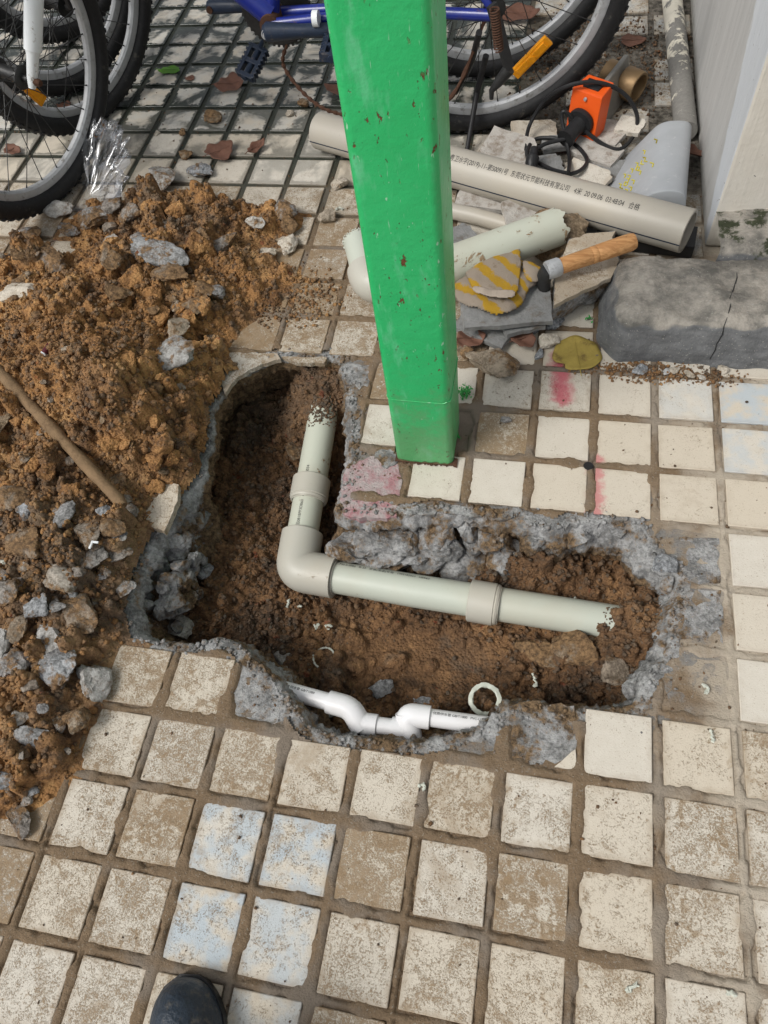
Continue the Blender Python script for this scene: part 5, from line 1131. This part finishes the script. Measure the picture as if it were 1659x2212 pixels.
tw,cw=sheet('towel',[(975,620),(985,578),(1030,560),(1085,548),(1120,560),(1150,572),(1172,585),(1160,608),(1140,625),(1130,650),(1105,672),(1070,676),(1030,664),(990,652)],.080,3,.012,droop=.012); tw.location=cw; tag(tw,'crumpled beige and yellow striped towel beside the post','towel')
f1,c1_=sheet('fold',[(1000,575),(1040,556),(1085,535),(1122,530),(1126,575),(1118,632),(1112,640),(1060,636),(1018,624)],.094,5,.010,tw,droop=.006); f1.location=tuple(c1_-cw)
f2,c2_=sheet('fold',[(1128,560),(1160,568),(1176,588),(1158,612),(1140,606),(1132,590)],.092,7,.014,tw,droop=.010); f2.location=tuple(c2_-cw)
f3,c3_=sheet('hem',[(1020,617),(1060,628),(1116,630),(1113,648),(1062,646),(1018,632)],.099,9,.006,tw,mat='hem',droop=.001,edge=.002); f3.location=tuple(c3_-cw)
# ------------------------------------------------------------------ leaves, bag, stick, boot, weeds, bits
def leaf(label,px,py,wpx,hpx,rot,mat,z=.004,curl=.15,n=18,lob=0,zb=None):
    c=ground_at(px,py) if zb is None else at(px,py,zb); s=ppm(c); a=wpx/s/2; b=hpx/s/2/.75; V=[(0,0,0)];F=[]; g=random.Random(int(px)); m=6; N=40
    for r_ in range(1,m+1):
        for k in range(N):
            t=2*math.pi*k/N; rr=(r_/m)*(1+(.10 if mat!='leafy' else .03)*math.sin(3*t+px)+(.06 if mat!='leafy' else .02)*math.sin(7*t+px)-(.28*math.exp(-((t-2.3)/.12)**2) if mat=='leafy' else 0)+lob*math.cos(t)**9)
            x=rr*math.cos(t);y=rr*math.sin(t); zz=curl*(.35*x*x+.5*y*y*(1 if y>0 else .4)-.25*abs(y)+.10*math.sin(5*x+3*y+px))
            V.append((x*a,y*b,zz*max(a,b)))
    for k in range(N): F.append((0,1+k,1+(k+1)%N))
    for r_ in range(m-1):
        for k in range(N): F.append((1+r_*N+k,1+(r_+1)*N+k,1+(r_+1)*N+(k+1)%N,1+r_*N+(k+1)%N))
    o=empty('leaf',(c[0],c[1],c[2]+z)); o.rotation_euler=(0,0,R(rot)); bl=mesh_obj('blade',V,F,M[mat],o,smooth=True); md=bl.modifiers.new('t','SOLIDIFY'); md.thickness=.0008
    mb=MB(); mb.tube([(-a*1.35,0,.004),(-a*.9,0,curl*.3*a),(0,0,.0012),(a*.8,0,curl*.25*a)],[.001,.001,.0008,.0004],5); mb.build('midrib',M[mat],o); return tag(o,label,'leaf')
leaf('round yellow-brown leaf on the tiles in front of the kerb',1246,768,96,78,100,'leafy',curl=.25)
leaf('curled reddish dead leaf on the tiles under the pedal',500,190,60,42,10,'leafb',.012,.6)
leaf('green leaf scrap on the rear tiles',368,154,48,20,0,'leafg',.004,.2); leaf('small dark leaf scrap beside the green leaf',412,171,20,14,0,'leafb')
leaf('reddish dead leaf half hidden behind the post',733,205,34,50,70,'leafb',.012,.5); leaf('dead leaf in front of the white-forked wheel',30,330,30,34,60,'leafb',.01,.5)
leaf('dead brown leaf on the stones behind the heap',478,335,60,48,40,'leafb',.012,.5); leaf('curled brown leaf strip beside the dead leaf',556,330,48,16,60,'leafb',.015,.8)
leaf('brown dead leaf under the rear wheel',1115,42,90,40,0,'leafb',.015,.5); leaf('flat brown leaf near the wall pipe',1365,92,50,32,0,'leafb',.006,.3); leaf('dead leaf stuck between cover and wall',1490,345,26,46,70,'leafb',.02,.6)
leaf('shrivelled dark leaf against the post right foot',1015,745,60,40,20,'leafb',.02,.9); leaf('dark dead leaf under the left wheels',142,232,30,20,0,'leafb',.006,.4); leaf('dried grey-brown leaf by the white tile chip',1130,745,50,40,30,'leafb',.02,.6)
# clear plastic bag
def bag():
    n=90; U,W=np.meshgrid(np.linspace(0,1,n),np.linspace(0,2*np.pi,n)); c0=at(195,425,.0);c1=at(242,292,.045)
    rad=(.074*(1-U)**.9+.010*(1+.6*np.sin(U*9)))*np.clip(U*5,0,1)**.5*(1-.5*np.exp(-((U-.62)/.09)**2))
    cx=c0[0]+(c1[0]-c0[0])*U; cy=c0[1]+(c1[1]-c0[1])*U
    P=np.stack([np.cos(W)*1.6,np.sin(W)*1.6,U*4],-1); wr_=1+1.5*(ridg(P*1.5,3,4)-.35)+.5*pn(P*3.5,8)
    x=cx+np.cos(W)*rad*wr_*1.15; y=cy+np.sin(W)*rad*wr_*.9; z=.034*np.clip(U*4,0,1)+.02*U+np.sin(W+.6)*rad*wr_*.75+pn(P*3,12)*.010
    V=np.stack([x-c0[0],y-c0[1],np.maximum(z,.004)],-1).reshape(-1,3); i=np.arange(n*n).reshape(n,n); F=np.stack([i[:-1,:-1],i[:-1,1:],i[1:,1:],i[1:,:-1]],-1).reshape(-1,4)
    o=np_mesh('plastic_bag',V,F,M['bag'],smooth=False); o.location=(c0[0],c0[1],0.); tag(o,'crumpled clear plastic bag on the tiles beside the left tyre','bag')
bag()
# stick
mb=MB(); za,zb=.10,.03
for _ in range(60):
    a=vec(-60,740,za); b=vec(268,1092,zb); pts=[a.lerp(b,k/29) for k in range(30)]
    bad=[k for k in range(4,27) if gz(pts[k].x,pts[k].y)+.004>pts[k].z]
    if len(bad)<5: break
    if sum(bad)/len(bad)<15: za+=.006
    else: zb+=.004
mb.tube(pts,[.0120+.0010*math.sin(k*.9)+.0006*math.sin(k*2.7) for k in range(29)]+[.008],12); o=mb.build('stick',M['stick'],smooth=True); tag(o,'muddy round wooden stick stuck in the soil at the left edge','stick')
# loose cream tile on the hole edge
o=slab('loose_tile',[(338,1032),(388,1050),(385,1085),(354,1148),(292,1120),(318,1065)],.022,.016,M['tile'],jag=.0012,seed=6,dz=(.1,.05)); o['mud']=.52;o['tint']=0.;o['wet']=0.;o['red']=0.
tag(o,'worn cream tile piece tilted on the left edge of the hole','tile')
# red-brown bag corner at left edge, maroon tube
p=ground_at(102,775); mb=MB(); d=Vector((.35,.9,.2)).normalized(); q=Vector(p)+Vector((0,0,.008)); mb.lathe([(.0,.0),(.0065,.0),(.0068,.002),(.0068,.022),(.0058,.024),(.0,.034)],q,d,14); mt=mb.build('tube_cap',M['maroon'],smooth=True); tag(mt,'small maroon plastic tube on the soil heap','plastic piece')
mb=MB(); mb.lathe([(.0035,-.0008),(.0068,-.0008),(.007,.001),(.0035,.001)],q,d,14,closed=True); mb.build('tube_rim',M['whitep'],mt)
p=ground_at(215,1196); mb=MB(); mb.box(Vector(p)+Vector((0,0,.03)),(.004,.016,.003)); mb.box(Vector(p)+Vector((.006,.006,.03)),(.012,.004,.003)); o=mb.build('white_scrap',M['whitep'],bevel=.0008); tag(o,'bent white plastic scrap lying on a dark stone','plastic piece')
rock('dark red brick lump at the left frame edge',6,920,40,70,1,.0,0,name='brick_lump',cat='brick')
# hole in the paving joint
c=at(1271,1007,.0); mb=MB(); mb.lathe([(.0,.0018),(.007,.0018),(.0085,.0022),(.0095,.0010)],Vector((c[0],c[1],0)),Vector((0,0,1)),20); mb.build('drill_hole',M['black'],bed)
# weeds
def weed(px,py,N,rad,label,seed):
    c=at(px,py,0); g=random.Random(seed); mb=MB()
    for k in range(N):
        x=g.gauss(0,rad*.45);y=g.gauss(0,rad*.45);z=g.uniform(.001,rad*.9); s=g.uniform(.0016,.0036); M3=Matrix.Rotation(g.uniform(0,6.28),3,'Z')@Matrix.Rotation(g.uniform(-1,1),3,'X')
        vs_=[Vector((0,-s,0)),Vector((s*.7,0,.0006)),Vector((0,s,0)),Vector((-s*.7,0,.0006))]; mb.add([Vector((x,y,z))+M3@v for v in vs_],[(0,1,2,3)])
    o=mb.build('weed',M['weed']); o.location=c; tag(o,label,'plant')
weed(1005,852,150,.017,'tuft of tiny green weed beside the post',1); weed(985,945,40,.010,'scrap of green weed at the post base corner',2); weed(1272,690,0 or 24,.008,'tiny green weed sprig on the kerb left end',3); weed(1560,778,18,.007,'tiny green weed at the kerb crack foot',4)
# boot
bt=empty('boot',at(415,2240)); tag(bt,'dark navy leather boot toe stepping in at the bottom edge','boot')
n=26;m=30;V=[];F=[]
tip=at(398,2108,.0); heel=at(455,2560,.0); d=(heel-tip); L_=np.linalg.norm(d); d/=L_; sdv=np.array([-d[1],d[0],0])
for k in range(m):
    t=k/(m-1); cpt=tip+d*L_*t; wd_=.050*math.sqrt(max(0,1-(1-min(1,t/.30))**2))*(1-.22*sstep(.3,.55,t)+.06*sstep(.6,.9,t)) if t<.97 else .02
    hh=.055*math.sqrt(max(0,1-(1-min(1,t/.22))**2))+.060*float(sstep(.28,.75,t))
    for q in range(n):
        a=2*math.pi*q/n; x=math.cos(a); y=math.sin(a); zz=.018+hh*(max(0,y)**.75) if y>0 else .018+.014*y
        P_=cpt+sdv*x*wd_*(1 if y<.2 else (1-.25*y)); V.append((P_[0],P_[1],max(.004,zz)))
F=[(a*n+q,a*n+(q+1)%n,(a+1)*n+(q+1)%n,(a+1)*n+q) for a in range(m-1) for q in range(n)]+[tuple(range(n)),tuple((m-1)*n+q for q in range(n))]
mb=MB(); mb.add(V,F); o=mb.build('upper',M['boot'],bt,smooth=True,angle=80); loc(o,bt); md=o.modifiers.new('s','SUBSURF'); md.levels=1; md.render_levels=1
mb=MB(); ol=[]
for k in range(m): ol.append(V[k*n])
for k in range(m-1,-1,-1): ol.append(V[k*n+n//2])
ol=[(tip[0]+(p[0]-tip[0])*1.02-d[0]*.003,tip[1]+(p[1]-tip[1])*1.02-d[1]*.003) for p in ol]; nn=len(ol)
mb.add([(x,y,.001) for x,y in ol]+[(x,y,.016) for x,y in ol],[tuple(range(nn))[::-1],tuple(range(nn,2*nn))]+[(k,(k+1)%nn,(k+1)%nn+nn,k+nn) for k in range(nn)]); loc(mb.build('sole',M['black'],bt),bt)
mb=MB(); hc=tip+d*L_*.74; mb.lathe([(.046,.08),(.048,.14),(.050,.24),(.046,.24)],Vector((hc[0],hc[1],0)),Vector((0,0,1)),22); loc(mb.build('shaft',M['boot'],bt,smooth=True),bt)
